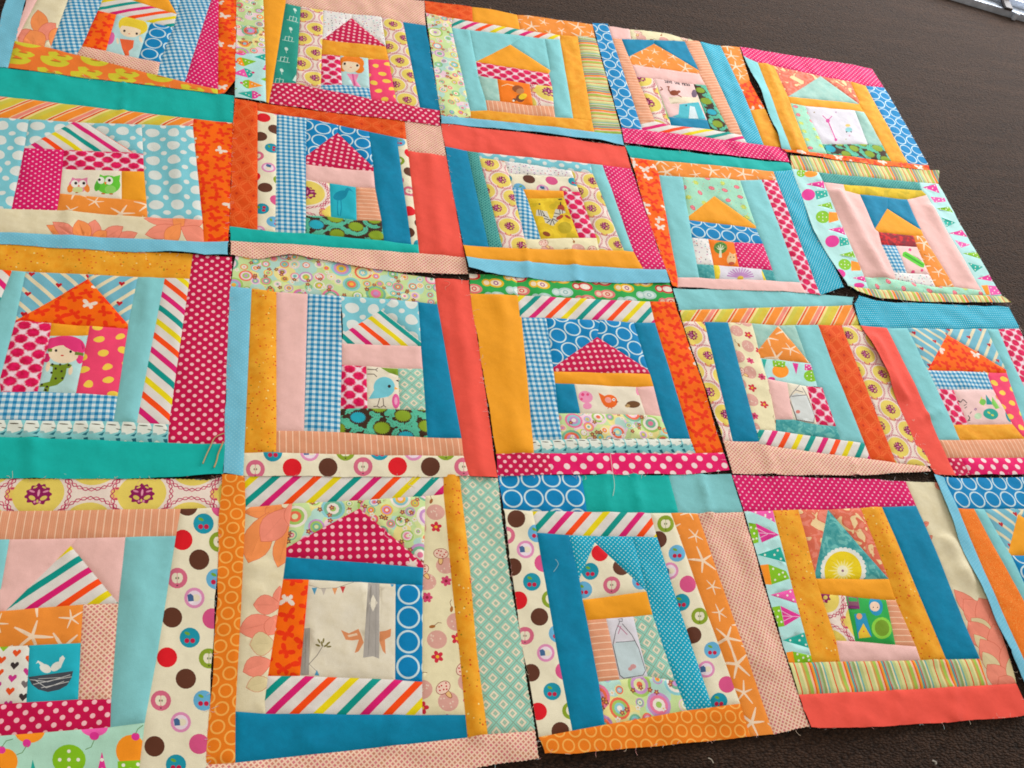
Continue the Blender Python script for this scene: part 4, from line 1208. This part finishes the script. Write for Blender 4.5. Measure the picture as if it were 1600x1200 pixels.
B((4, 2), 320, 720, .25, 'patchwork house block with woodland fox and tree print and orange ring strip', '''
oring a=-4: 105,85 250,98 255,288 228,900 192,1567 190,1888 10,1900 60,1100
candyA: 250,98 900,96 1490,92 1492,212 1378,222 1000,245 548,265 255,288
petal p=petal42: 255,288 548,265 510,540 508,598 490,735 395,1345 375,1500 380,1580 192,1567 228,900
mod: 548,265 1000,245 965,298 510,540
mod: 1000,245 1378,222 1370,640 965,298
rasp p=pin42: 965,298 1370,640 1368,665 508,598 510,540
tealblue: 508,598 1368,665 1362,777 1192,770 650,742 490,735
fly: 490,735 650,742 595,1345 395,1345
wood p=wood42: 650,742 1192,770 1190,1367 595,1345
ring: 1192,770 1362,777 1360,1380 1190,1367
candyA: 395,1345 595,1345 1190,1367 1360,1380 1360,1588 380,1580 375,1500
mush: 1378,222 1492,212 1545,770 1592,1200 1628,1587 1360,1588 1360,1380 1362,777 1368,665 1370,640
speckle: 1490,92 1590,98 1650,600 1702,1200 1768,1710 1642,1730 1628,1587 1592,1200 1545,770 1492,212
diam: 1590,98 1830,110 1900,700 1990,1200 2060,1688 1768,1710 1702,1200 1650,600
tealblue: 192,1567 380,1580 1360,1588 1628,1587 1642,1730 190,1888
check a=-8: 10,1900 190,1888 1642,1730 1768,1710 2060,1688 2088,1862 1750,1910 900,2005 0,2085
''', [(1540, 100, 1700, 1700, 8, 2.2), (1000, 800, 700, 1130, 14, 1.8), (330, 650, 300, 860, 14, 1.6), (700, 1600, 640, 1800, 12, 1.2), (1200, 1600, 1180, 1760, 10, 1.2), (105, 85, 35, 3)])
B((4, 3), 620, 720, .25, 'patchwork house block with glass jar door, fruit dot roof and orange ring base', '''
ring: 630,92 1155,92 1190,318 848,315 665,300
turq: 1155,92 1700,90 1760,325 1585,328 1190,318
aqua: 1700,90 2080,92 2160,322 1880,328 1760,325
apple p=x43: 665,300 848,315 875,450 1005,1200 1097,1687 885,1728 790,1200 700,600
candyA: 848,315 1190,318 1585,328 1625,480 1470,475 1240,470 1075,465 875,450
tealblue: 875,450 1075,465 1142,735 1162,868 1190,995 1262,1380 1300,1650 1097,1687 1005,1200
tdot: 1075,465 1240,470 1238,510 1142,735
tdot: 1240,470 1470,475 1560,817 1238,510
apple p=x43r: 1238,510 1560,817 1162,868 1142,735
gold: 1162,868 1560,817 1600,960 1480,972 1310,985 1190,995
peach a=90: 1190,995 1310,985 1395,1365 1262,1380
white p=jar43: 1310,985 1480,972 1570,1345 1395,1365
diam: 1480,972 1600,960 1740,1375 1570,1345
mod: 1262,1380 1395,1365 1570,1345 1740,1375 1812,1560 1300,1650
tdot: 1470,475 1625,480 1972,1540 1812,1560 1740,1375 1600,960 1560,817
apple p=x43b: 1585,328 1712,328 2145,1518 1972,1540 1625,480
star: 1712,328 1760,325 1880,328 2355,1710 2210,1724 2145,1518
check a=12: 1880,328 2160,322 2250,640 2370,1060 2500,1460 2570,1665 2355,1710
oring a=80: 885,1728 1097,1687 1300,1650 1812,1560 1972,1540 2145,1518 2210,1724 1900,1758 1060,1835 925,1830
''', [(1480, 90, 1520, 330, 6, 2), (1900, 90, 1950, 330, 6, 2.4), (1300, 100, 1320, 320, 8, 1.2), (2180, 500, 2330, 1300, 12, 1.6), (2080, 92, 35, 3), (2570, 1665, 40, 2)])
B((4, 4), 1200, 720, .25, 'patchwork house block with yellow flower on a teal roof and coral strip along its base', '''
pin: -230,92 300,108 860,128 925,282 712,288 580,293 378,302 190,305 30,310 -150,318
petal p=petal44: 860,128 1060,140 1120,300 1340,780 1440,1050 1550,1392 1378,1400 1325,1237 1220,1000 1130,760 1040,540 925,282
ice p=x_ice44: -150,318 30,310 110,620 275,1262 125,1265
speckle: 30,310 190,305 296,700 302,735 330,830 425,1125 450,1255 275,1262 110,620
cflor: 190,305 378,302 296,700
cflor: 378,302 580,293 755,738
tdam p=flower44: 378,302 755,738 302,735 296,700
gold: 302,735 755,738 800,870 740,868 485,845 330,830
dam: 330,830 485,845 545,1128 425,1125
doll p=doll44: 485,845 740,868 800,1148 545,1128
peach a=90: 740,868 800,870 925,1160 800,1148
pink: 425,1125 545,1128 800,1148 925,1160 955,1245 450,1255
speckle: 580,293 712,288 1115,1240 955,1245 925,1160 800,870 755,738
tealblue: 712,288 925,282 1040,540 1130,760 1220,1000 1325,1237 1115,1240
multi: 125,1265 275,1262 450,1255 955,1245 1115,1240 1325,1237 1378,1400 185,1465
coral: 185,1465 1378,1400 1550,1392 1600,1500 1610,1595 1100,1635 700,1665 350,1675 260,1670 210,1560
''', [(480, 1450, 520, 1680, 8, 1.5), (800, 1440, 820, 1660, 7, 1.6), (1150, 1420, 1180, 1640, 7, 2), (1120, 500, 1250, 760, 12, 3), (660, 300, 1030, 1240, 9, 1.8), (235, 1660, 50, 3), (700, 1665, 30, 1.5)])
B((4, 5), 1200, 720, .25, 'patchwork block with pale blue edge strip, ring print top and orange scroll strip', '''
sky: 1025,95 1090,112 1180,302 1460,950 1720,1530 1660,1520 1500,1190 1330,830 1110,330
ring: 1090,112 2300,100 2330,295 1590,302 1350,302 1285,302 1180,302
rope: 1180,302 1285,302 1600,880 1900,1500 1720,1530 1460,950
aqua: 1285,302 1350,302 1505,570 1520,592 1600,770 2000,1490 1900,1500 1600,880
latB: 1350,302 1590,302 1560,335 1505,570
latA: 1590,302 2330,295 2420,600 2000,600 1560,335
gold: 1560,335 2000,600 1520,592 1505,570
ring: 1520,592 2000,600 2100,800 1600,770
pink: 1600,770 2100,800 2300,1470 2000,1490
tealblue: 2000,600 2420,600 2600,1450 2300,1470 2100,800
''', [(1110, 330, 50, 6), (1330, 830, 45, 6), (1500, 1190, 40, 5), (1025, 95, 40, 3)])

# ------------------------------------------------------------------ carpet
def carpet_material():
    k = Mat('brown_carpet')
    nt = k.nt
    tc = nt.nodes.new('ShaderNodeTexCoord')
    mp = nt.nodes.new('ShaderNodeMapping')
    mp.inputs['Rotation'].default_value = (0, 0, math.radians(13))
    mp.inputs['Scale'].default_value = (0.55, 1.0, 1.0)
    nt.links.new(tc.outputs['Object'], mp.inputs[0])
    v = nt.nodes.new('ShaderNodeTexVoronoi')
    v.inputs['Scale'].default_value = 400.0
    v.inputs['Randomness'].default_value = 0.85
    nt.links.new(mp.outputs[0], v.inputs['Vector'])
    d = X(nt, v.outputs['Distance'])
    mp2 = nt.nodes.new('ShaderNodeMapping')
    mp2.inputs['Rotation'].default_value = (0, 0, math.radians(13))
    mp2.inputs['Scale'].default_value = (0.12, 1.0, 1.0)
    nt.links.new(tc.outputs['Object'], mp2.inputs[0])
    streak = k.noise(38.0, 3.0, 0.6, mp2.outputs[0])
    blot = k.noise(120.0, 4.0, 0.65, tc.outputs['Object'])
    t = d * -0.6 + blot * 0.6 + streak * 0.5 + 0.19
    col = k.ramp(t, [(0.12, (18, 11, 7)), (0.45, (49, 34, 25)), (0.72, (72, 52, 40)), (0.92, (98, 75, 61))], False)
    nt.links.new(col, k.bsdf.inputs['Base Color'])
    k.bsdf.inputs['Roughness'].default_value = 0.9
    k.bsdf.inputs['Specular IOR Level'].default_value = 0.15
    k.bsdf.inputs['Sheen Weight'].default_value = 0.16
    k.bsdf.inputs['Sheen Tint'].default_value = (0.85, 0.68, 0.60, 1)
    bp = nt.nodes.new('ShaderNodeBump')
    bp.inputs['Strength'].default_value = 1.0
    bp.inputs['Distance'].default_value = 0.0026
    h = d * -1.0 + blot * 0.6 + streak * 0.5
    nt.links.new(h.s, bp.inputs['Height'])
    nt.links.new(bp.outputs[0], k.bsdf.inputs['Normal'])
    return k.m


def link(name, me, parent=None):
    o = bpy.data.objects.new(name, me)
    COL.objects.link(o)
    if parent is not None: o.parent = parent
    return o


n = 40
me = bpy.data.meshes.new('carpet')
vv = [(-2.5 + 7.0 * i / n, -3.5 + 7.0 * j / n, 0.0006 * noise.noise(Vector((i * .7, j * .7, 0)))) for j in range(n + 1) for i in range(n + 1)]
me.from_pydata(vv, [], [(j * (n + 1) + i, j * (n + 1) + i + 1, (j + 1) * (n + 1) + i + 1, (j + 1) * (n + 1) + i) for j in range(n) for i in range(n)])
me.materials.append(carpet_material())
carpet = link('carpet', me)
carpet['kind'] = 'structure'
carpet['label'] = 'dark brown short loop pile carpet'

# ------------------------------------------------------------------ cloth builder
MATS = {}


def mat(key):
    if key not in MATS:
        if key == '_print':
            k = Mat('printed_cotton'); MATS[key] = k.finish(p_print(k))
        else:
            k = Mat(FAB[key][0].replace('patch', 'cotton')); MATS[key] = k.finish(FAB[key][2](k))
    return MATS[key]


TOL = 2.6


def snap(polys):
    """weld corners that should coincide and put every corner that touches another patch's edge onto that edge"""
    cl = []
    idx = []
    for pl in polys:
        row = []
        for p in pl:
            for ci, c in enumerate(cl):
                if math.hypot(c[0] / c[2] - p[0], c[1] / c[2] - p[1]) < TOL:
                    c[0] += p[0]; c[1] += p[1]; c[2] += 1; row.append(ci); break
            else:
                cl.append([p[0], p[1], 1]); row.append(len(cl) - 1)
        idx.append(row)
    V = [(c[0] / c[2], c[1] / c[2]) for c in cl]
    out = []
    for row in idx:
        row = [a for q, a in enumerate(row) if a != row[q - 1]]
        new = []
        for a, b in zip(row, row[1:] + row[:1]):
            new.append(a)
            ax, ay = V[a]; bx, by = V[b]
            L2 = (bx - ax) ** 2 + (by - ay) ** 2
            ins = []
            for ci, (x, y) in enumerate(V):
                if ci in row: continue
                t = ((x - ax) * (bx - ax) + (y - ay) * (by - ay)) / L2
                if 0.001 < t < 0.999 and math.hypot(ax + t * (bx - ax) - x, ay + t * (by - ay) - y) < TOL:
                    ins.append((t, ci))
            new += [ci for t, ci in sorted(ins)]
        out.append(new)
    return V, out


def seg_dist(P, A, Bv):
    d = Bv - A
    L = (d * d).sum(1)
    t = ((P[:, None, :] - A[None]) * d[None]).sum(2) / np.maximum(L, 1e-9)
    t = np.clip(t, 0, 1)
    q = A[None] + t[..., None] * d[None] - P[:, None, :]
    return np.sqrt((q * q).sum(2)).min(1)


def inside(P, poly):
    x, y = P[:, 0], P[:, 1]
    r = np.zeros(len(P), bool)
    for (x0, y0), (x1, y1) in zip(poly, np.roll(poly, -1, 0)):
        c = ((y0 > y) != (y1 > y))
        r ^= c & (x < (x1 - x0) * (y - y0) / (y1 - y0 + 1e-12) + x0)
    return r


def ccw(p):
    a = sum(x0 * y1 - x1 * y0 for (x0, y0), (x1, y1) in zip(p, p[1:] + p[:1]))
    return p if a > 0 else p[::-1]


def wave(x, y):
    """gentle unevenness shared by all the cloth lying on the carpet, metres"""
    a = noise.noise(Vector((x * 7, y * 7, 1.3)))
    b = noise.noise(Vector((x * 19 + 3, y * 15, 7.1)))
    c = noise.noise(Vector((x * 42 + y * 20, y * 13 - x * 8, 2.2)))
    return 0.0026 + 0.0020 * a + 0.0012 * b + 0.0008 * c


GROUP = 'house quilt blocks laid out on the carpet'
NPATCH = 0
for key, ox, oy, s, label, P, lifts in BLOCKS:
    row, colm = key
    base = 0.0006 + 0.0011 * (4 - row) + 0.0004 * colm
    zp = base + 0.002
    V, polys = snap([p for _, _, p in P])
    W = np.array([unproject(x, y, zp)[:2] for x, y in V])
    org = W.mean(0)
    L = (W - org) * 1000.0                      # millimetres round the block's middle
    cnt = {}
    for row_ in polys:
        for a, b in zip(row_, row_[1:] + row_[:1]):
            cnt[frozenset((a, b))] = cnt.get(frozenset((a, b)), 0) + 1
    outer = [tuple(e) for e, c in cnt.items() if c == 1 and len(e) == 2]
    OA, OB = np.array([L[a] for a, b in outer]), np.array([L[b] for a, b in outer])
    toL = lambda x, y: (unproject(x, y, zp)[:2] - org) * 1000.0
    LW = [(*toL(t[0], t[1]), t[2], t[3]) for t in lifts if len(t) == 4]
    FW = [(toL(t[0], t[1]), toL(t[2], t[3]), t[4], t[5]) for t in lifts if len(t) == 6]      # soft folds across the cloth
    root = bpy.data.objects.new('quilt_block', None)
    COL.objects.link(root)
    root.empty_display_size = 0.05
    root.location = (org[0], org[1], 0.0)
    root['label'] = label
    root['category'] = 'quilt block'
    root['group'] = GROUP
    for (fab, opt, _), ring in zip(P, polys):
        NPATCH += 1
        g = random.Random(NPATCH * 7 + 1)
        g.off = opt.get('o')
        g.k = opt.get('k', 1.0)
        ring = [tuple(L[i]) + (i,) for i in ring]
        area2 = sum(p[0] * q[1] - q[0] * p[1] for p, q in zip(ring, ring[1:] + ring[:1]))
        e1 = np.array(ring[1][:2]) - np.array(ring[0][:2])
        e1 = np.array([ring[1][0] - ring[0][0], ring[1][1] - ring[0][1]]); e1 /= np.linalg.norm(e1)
        if area2 < 0: ring = ring[::-1]
        o0 = np.array(ring[0][:2])
        an = math.radians(opt.get('a', 0.0)); ca, sa = math.cos(an), math.sin(an)
        e1 = np.array([e1[0] * ca - e1[1] * sa, e1[0] * sa + e1[1] * ca]); e2 = np.array([-e1[1], e1[0]])
        # boundary
        bpts, skirt = [], []
        for p, q in zip(ring, ring[1:] + ring[:1]):
            A, Bq = np.array(p[:2]), np.array(q[:2])
            ln = np.linalg.norm(Bq - A)
            isout = cnt.get(frozenset((p[2], q[2])), 0) == 1
            m = max(1, int(math.ceil(ln / (2.6 if isout and fab in ('check', 'diam', 'dam') else 4.0 if isout else 7.0))))
            nrm = np.array([Bq[1] - A[1], A[0] - Bq[0]]) / max(ln, 1e-6)
            for i in range(m):
                pt = A + (Bq - A) * i / m
                if isout and 0 < i:
                    wpt = pt * 0.001 + org
                    pt = pt + nrm * (1.9 * noise.noise(Vector((wpt[0] * 22, wpt[1] * 22, 5))) + 0.5 * noise.noise(Vector((wpt[0] * 190, wpt[1] * 190, 9))))
                if isout and i and fab in ('check', 'diam', 'dam'): pt = pt + nrm * (0.5 if i % 2 else -0.35)
                skirt.append(isout); bpts.append(tuple(pt))
        poly = np.array(bpts)
        A_, B_ = poly, np.roll(poly, -1, 0)
        x0, y0 = poly.min(0); x1, y1 = poly.max(0)
        step = 6.0
        gx, gy = np.meshgrid(np.arange(x0, x1, step), np.arange(y0, y1, step))
        G = np.c_[gx.ravel(), gy.ravel()] + np.random.RandomState(NPATCH).uniform(-1.6, 1.6, (gx.size, 2))
        ins = []
        for p, q in zip(A_, B_):
            d = q - p; l = np.linalg.norm(d)
            if l < 1e-6: continue
            nn = np.array([-d[1], d[0]]) / l
            mid = (p + q) / 2
            ins += [mid + nn * 1.1, mid + nn * 2.8]
        ins = np.array(ins)
        if len(G): G = G[inside(G, poly)]
        if len(G): G = G[seg_dist(G, A_, B_) > 4.2]
        ins = ins[inside(ins, poly)]
        ins = ins[seg_dist(ins, A_, B_) > 0.9]
        pts = [tuple(p) for p in bpts] + [tuple(p) for p in G] + [tuple(p) for p in ins]
        faces = [list(range(len(bpts)))]
        fcol = [None]
        shapes = []
        stamp = FAB[fab][3]
        if stamp is not None and opt.get('p') != 'doll44' and opt.get('p', '')[:1] != 'x':
            rel = poly - o0
            uu, vv_ = rel @ e1, rel @ e2
            bb = (uu.min(), vv_.min(), uu.max(), vv_.max())
            shapes += [(c, [tuple(o0 + (x * e1 + y * e2) * g.k) for x, y in pl]) for c, pl in stamp(tuple(q / g.k for q in bb), g)]
        if 'p' in opt:
            for c, pl in PR[opt['p']]:
                shapes.append((c, [tuple((unproject(ox + s * x, oy + s * y, zp)[:2] - org) * 1000.0) for x, y in pl]))
        for c, pl in shapes:
            xs, ys = [p[0] for p in pl], [p[1] for p in pl]
            if max(xs) < x0 or min(xs) > x1 or max(ys) < y0 or min(ys) > y1: continue
            pl = ccw(pl)
            faces.append(list(range(len(pts), len(pts) + len(pl))))
            pts += pl
            fcol.append(c)
        rv, re, rf, ov, oe, of = delaunay_2d_cdt([Vector(p) for p in pts], [], faces, 1, 1e-3, True)
        VP = np.array([(v[0], v[1]) for v in rv])
        keep = [(f, max(o)) for f, o in zip(rf, of) if 0 in o]
        used = sorted({i for f, _ in keep for i in f})
        ren = {a: b for b, a in enumerate(used)}
        VP = VP[used]
        tris = [[ren[i] for i in f] for f, _ in keep]
        top = [t for _, t in keep]
        # heights
        inner_edges = np.array([not q for q in skirt])
        dsm = seg_dist(VP, A_[inner_edges], B_[inner_edges]) if inner_edges.any() else np.full(len(VP), 99.0)
        dout = seg_dist(VP, OA, OB)
        dall = seg_dist(VP, A_, B_)
        puff = g.uniform(0.3, 0.8)
        amp, wl = g.uniform(0.25, 0.95), g.uniform(0.022, 0.045)
        Z = np.zeros(len(VP))
        fold = np.zeros(len(VP))
        for fa, fb, fw, fh in FW:
            dd = fb - fa; tt = np.clip(((VP - fa) @ dd) / (dd @ dd), 0, 1)
            wob = np.array([2.5 * noise.noise(Vector((t * 3, fa[0], 1))) for t in tt])
            ds = ((VP - fa) @ np.array([-dd[1], dd[0]])) / np.linalg.norm(dd) + wob
            dc = VP - (fa + tt[:, None] * dd)
            along = np.abs((dc @ dd) / np.linalg.norm(dd))
            fold += 2.2 * fh * np.exp(-(ds / fw) ** 2) * np.exp(-(along / 8) ** 2) * (0.75 + 0.25 * np.sin(tt * 9 + fa[0]))
        for i, (x, y) in enumerate(VP):
            wx, wy = x * 0.001 + org[0], y * 0.001 + org[1]
            z = base * 1000 + 1000 * wave(wx, wy) + fold[i]
            z -= 1.0 * math.exp(-dsm[i] / 1.4)
            z += puff * (1 - math.exp(-dall[i] / 6.0))
            rr = min(1.0, dall[i] / 9.0)
            uu, vq = (x - o0[0]) * e1[0] + (y - o0[1]) * e1[1], (x - o0[0]) * e2[0] + (y - o0[1]) * e2[1]
            z += rr * amp * 2.7 * noise.noise(Vector((uu * wl, vq * wl * 0.45, NPATCH * 3.1)))
            z += 0.6 * noise.noise(Vector((wx * 95, wy * 95, 6.6))) * math.exp(-((dsm[i] - 5.0) / 5.0) ** 2)
            z += 0.9 * (0.5 + noise.noise(Vector((wx * 24, wy * 24, 3.3)))) * math.exp(-dout[i] / 9.0)
            for lx, ly, lr, lh in LW:
                z += lh * math.exp(-((x - lx) ** 2 + (y - ly) ** 2) / lr ** 2) * math.exp(-dout[i] / 22.0)
            Z[i] = max(z, 0.35)
        co = [(x * .001, y * .001, z * .001) for (x, y), z in zip(VP, Z)]
        ntop = len(tris)
        # raw edge: the cloth's thickness along the block's outline
        ecount = {}
        for f in tris:
            for a, b in zip(f, f[1:] + f[:1]): ecount[(a, b)] = 1
        quads = []
        for (a, b) in ecount:
            if (b, a) in ecount: continue
            if max(seg_dist(VP[[a, b]], OA, OB)) < 2.2:
                k0 = len(co)
                for i, dz in ((a, 0), (b, 0), (b, .00045), (a, .00045)):
                    co.append((co[i][0], co[i][1], co[i][2] - dz))
                quads.append([k0 + 1, k0, k0 + 3, k0 + 2])
        me = bpy.data.meshes.new(FAB[fab][0])
        me.from_pydata(co, [], tris + quads)
        hasp = any(t > 0 for t in top)
        me.materials.append(mat(fab))
        if hasp: me.materials.append(mat('_print'))
        me.polygons.foreach_set('material_index', [1 if t > 0 else 0 for t in top] + [0] * len(quads))
        me.polygons.foreach_set('use_smooth', [True] * ntop + [False] * len(quads))
        uvl = me.uv_layers.new(name='UVMap')
        vi = np.zeros(len(me.loops), int); me.loops.foreach_get('vertex_index', vi)
        CO = np.array(co)[:, :2] * 1000.0 - o0
        UV = np.c_[CO @ e1, CO @ e2][vi]
        uvl.data.foreach_set('uv', UV.ravel())
        if hasp:
            ca_ = me.color_attributes.new('print_colour', 'FLOAT_COLOR', 'CORNER')
            cols = []
            for t in top:
                c = lin(rich(fcol[t])) if t > 0 else (1, 1, 1)
                cols += [*c, 1.0] * 3
            cols += [1.0] * (16 * len(quads))
            ca_.data.foreach_set('color', cols)
        o = link(FAB[fab][0], me, root)
        o['label'] = FAB[fab][1]
    fv, ff = [], []
    gf = random.Random(row * 31 + colm)
    for a, b in outer:
        A, Bq = L[a], L[b]
        ln = np.linalg.norm(Bq - A)
        for q in range(int(ln / 9)):
            if gf.random() < 0.35: continue
            p = A + (Bq - A) * gf.random()
            ang = gf.uniform(0, 6.2832); le = gf.choice((2.5, 3.5, 5, 8)) * gf.uniform(.7, 1.2)
            wx, wy = p * 0.001 + org
            z = base * 1000 + 1000 * wave(wx, wy) + 1.0 * (0.5 + noise.noise(Vector((wx * 24, wy * 24, 3.3)))) + 0.35
            k0, bend = len(fv), gf.uniform(-.7, .7)
            cx, cy = p
            for st in range(4):
                nx, ny = -math.sin(ang) * .16, math.cos(ang) * .16
                fv += [((cx + nx) * .001, (cy + ny) * .001, (z + .25 * st) * .001), ((cx - nx) * .001, (cy - ny) * .001, (z + .25 * st) * .001)]
                cx += math.cos(ang) * le / 3; cy += math.sin(ang) * le / 3; ang += bend
            ff += [(k0 + 2 * st, k0 + 2 * st + 1, k0 + 2 * st + 3, k0 + 2 * st + 2) for st in range(3)]
    fm = bpy.data.meshes.new('frayed_fibres')
    fm.from_pydata(fv, [], ff)
    if '_fib' not in MATS:
        k = Mat('cotton_fibre'); tc = k.nt.nodes.new('ShaderNodeTexCoord')
        k.nt.links.new(k.ramp(k.noise(60.0, 1.0, .5, tc.outputs['Object']), [(0.4, (236, 214, 190)), (0.5, (226, 150, 150)), (0.6, (190, 220, 222))], False), k.bsdf.inputs['Base Color']); MATS['_fib'] = k.m
    fm.materials.append(MATS['_fib'])
    fo = link('frayed_fibres', fm, root)
    fo['kind'] = 'stuff'
    fo['label'] = 'loose cotton fibres along the raw cut edge'

# ------------------------------------------------------------------ aluminium door track on the far edge of the carpet
def box_mesh(name, parts, bev=0.0008):
    import bmesh
    bm = bmesh.new()
    for (x0, x1, y0, y1, z0, z1) in parts:
        r = bmesh.ops.create_cube(bm, size=1.0)
        for v in r['verts']:
            v.co = ((x0 + x1) / 2 + v.co.x * (x1 - x0), (y0 + y1) / 2 + v.co.y * (y1 - y0), (z0 + z1) / 2 + v.co.z * (z1 - z0))
    bmesh.ops.bevel(bm, geom=bm.edges[:], offset=bev, segments=2, affect='EDGES')
    m = bpy.data.meshes.new(name); bm.to_mesh(m); bm.free()
    return m


def metal(name, c, rough):
    k = Mat(name)
    tc = k.nt.nodes.new('ShaderNodeTexCoord')
    nz = k.noise(40.0, 4.0, 0.6, tc.outputs['Object'])
    k.nt.links.new(k.ramp(nz, [(0.3, tuple(int(q * .82) for q in c)), (0.7, c)], False), k.bsdf.inputs['Base Color'])
    k.bsdf.inputs['Metallic'].default_value = 0.3
    k.bsdf.inputs['Roughness'].default_value = rough
    return k.m


tr = bpy.data.objects.new('door_track', None)
COL.objects.link(tr)
a, b = unproject(1490, 0), unproject(1600, 33)
tr.location = (a[0], a[1], 0)
tr.rotation_euler = (0, 0, math.atan2(b[1] - a[1], b[0] - a[0]))
tr['label'] = 'silver aluminium sliding door track at the far edge of the carpet'
tr['category'] = 'door track'
alu, dark = metal('aluminium', (226, 234, 246), 0.3), metal('dark_metal', (70, 62, 60), 0.5)
for nm, parts, m in (('sill', [(-3.6, 2.0, 0.0, 0.16, 0.0, 0.012)], alu),
                     ('rail', [(-3.6, 2.0, 0.034, 0.042, 0.0125, 0.03)], alu),
                     ('rail', [(-3.6, 2.0, 0.092, 0.100, 0.0125, 0.03)], alu),
                     ('front_lip', [(-3.6, 2.0, -0.006, -0.0005, 0.0, 0.018)], alu)):
    mm = box_mesh(nm, parts); mm.materials.append(m); link(nm, mm, tr)
mm = box_mesh('bracket', [(0.132, 0.156, -0.012, 0.075, 0.0185, 0.026), (0.126, 0.162, 0.05, 0.085, 0.027, 0.05)], 0.002); mm.materials.append(dark); link('bracket', mm, tr)
mm = box_mesh('screw', [(0.1645, 0.1765, -0.019, -0.007, 0.002, 0.022)], 0.002); mm.materials.append(alu); link('screw', mm, tr)

# ------------------------------------------------------------------ loose threads
def thread(label, pts, rad, colour, z0, tails=0.0012):
    cu = bpy.data.curves.new('loose_thread', 'CURVE')
    cu.dimensions = '3D'
    cu.bevel_depth = rad
    cu.bevel_resolution = 1
    sp = cu.splines.new('NURBS')
    sp.points.add(len(pts) - 1)
    sp.use_endpoint_u = True
    sp.order_u = 3
    for i, (x, y) in enumerate(pts):
        q = unproject(x, y, z0)
        sp.points[i].co = (q[0], q[1], z0 + 0.001 + wave(q[0], q[1]) * (z0 > 0.001) + tails * (0.5 + 0.5 * math.sin(i * 1.9)), 1)
    sp.resolution_u = 5
    tmp = bpy.data.objects.new('loose_thread', cu)
    COL.objects.link(tmp)
    bpy.context.view_layer.update()
    m = bpy.data.meshes.new_from_object(tmp.evaluated_get(bpy.context.evaluated_depsgraph_get()))
    bpy.data.objects.remove(tmp)
    c = sum((v.co for v in m.vertices), Vector()) / len(m.vertices)
    c.z = min(v.co.z for v in m.vertices)
    for v in m.vertices: v.co -= c
    k = Mat('sewing_thread')
    k.nt.links.new(k.mix(k.noise(200.0), colour, tuple(int(q * .9) for q in colour)), k.bsdf.inputs['Base Color'])
    k.bsdf.inputs['Roughness'].default_value = 0.8
    m.materials.clear(); m.materials.append(k.m)
    o = link('loose_thread', m)
    o.location = c
    o['label'] = label
    o['category'] = 'thread'
    o['group'] = 'loose threads on the cloth'


c5 = lambda x, y: (x / 4, 560 + y / 4)
thread('tan frayed thread hanging off the raspberry dot strip onto turquoise cotton', [c5(*p) for p in ((1402, 478), (1365, 490), (1335, 510), (1315, 560), (1290, 610), (1268, 665))], .0008, (206, 176, 130), .004)
thread('short tan thread with a knot lying over turquoise cotton', [c5(*p) for p in ((1395, 530), (1380, 570), (1360, 610), (1355, 650), (1338, 690))], .0009, (210, 170, 120), .004)
thread('white thread hanging down over a turquoise strip', [(900 + x / 4, 720 + y / 4) for x, y in ((208, -30), (218, 60), (232, 140), (234, 185), (222, 230))], .0004, (226, 240, 226), .003)
thread('small cream thread curled on the candy stripe strip beside a speckled gold strip', [(320 + x / 4, 720 + y / 4) for x, y in ((1335, 95), (1300, 130), (1262, 158), (1290, 166), (1305, 180))], .0004, (246, 226, 206), .003)
thread('coral thread curled on the coral strip beside a pastel circle strip', [(340 + x * .2875, 380 + y * .2875) for x, y in ((1228, 215), (1262, 222), (1255, 240), (1228, 250), (1238, 268))], .0004, (250, 150, 130), .005)
thread('pale thread curled on raspberry dots of the fox block roof', [(320 + x / 4, 720 + y / 4) for x, y in ((1130, 440), (1114, 460), (1125, 480), (1150, 495))], .0004, (250, 190, 200), .003)
thread('white thread curled on the plain teal strip beside fruit dots', [(620 + x / 4, 720 + y / 4) for x, y in ((985, 625), (1005, 645), (1000, 670), (975, 700))], .0004, (170, 216, 226), .004)
thread('tiny white lint curl on bare carpet', [(900 + x / 4, 900 + y / 4) for x, y in ((822, 1140), (838, 1146), (850, 1158), (856, 1172))], .0007, (200, 190, 176), .0008)
thread('small grey lint speck on bare carpet below the coral strip', [(1200 + x / 4, 900 + y / 4) for x, y in ((1022, 1156), (1038, 1162), (1050, 1170), (1042, 1178))], .0011, (196, 190, 180), .0008)
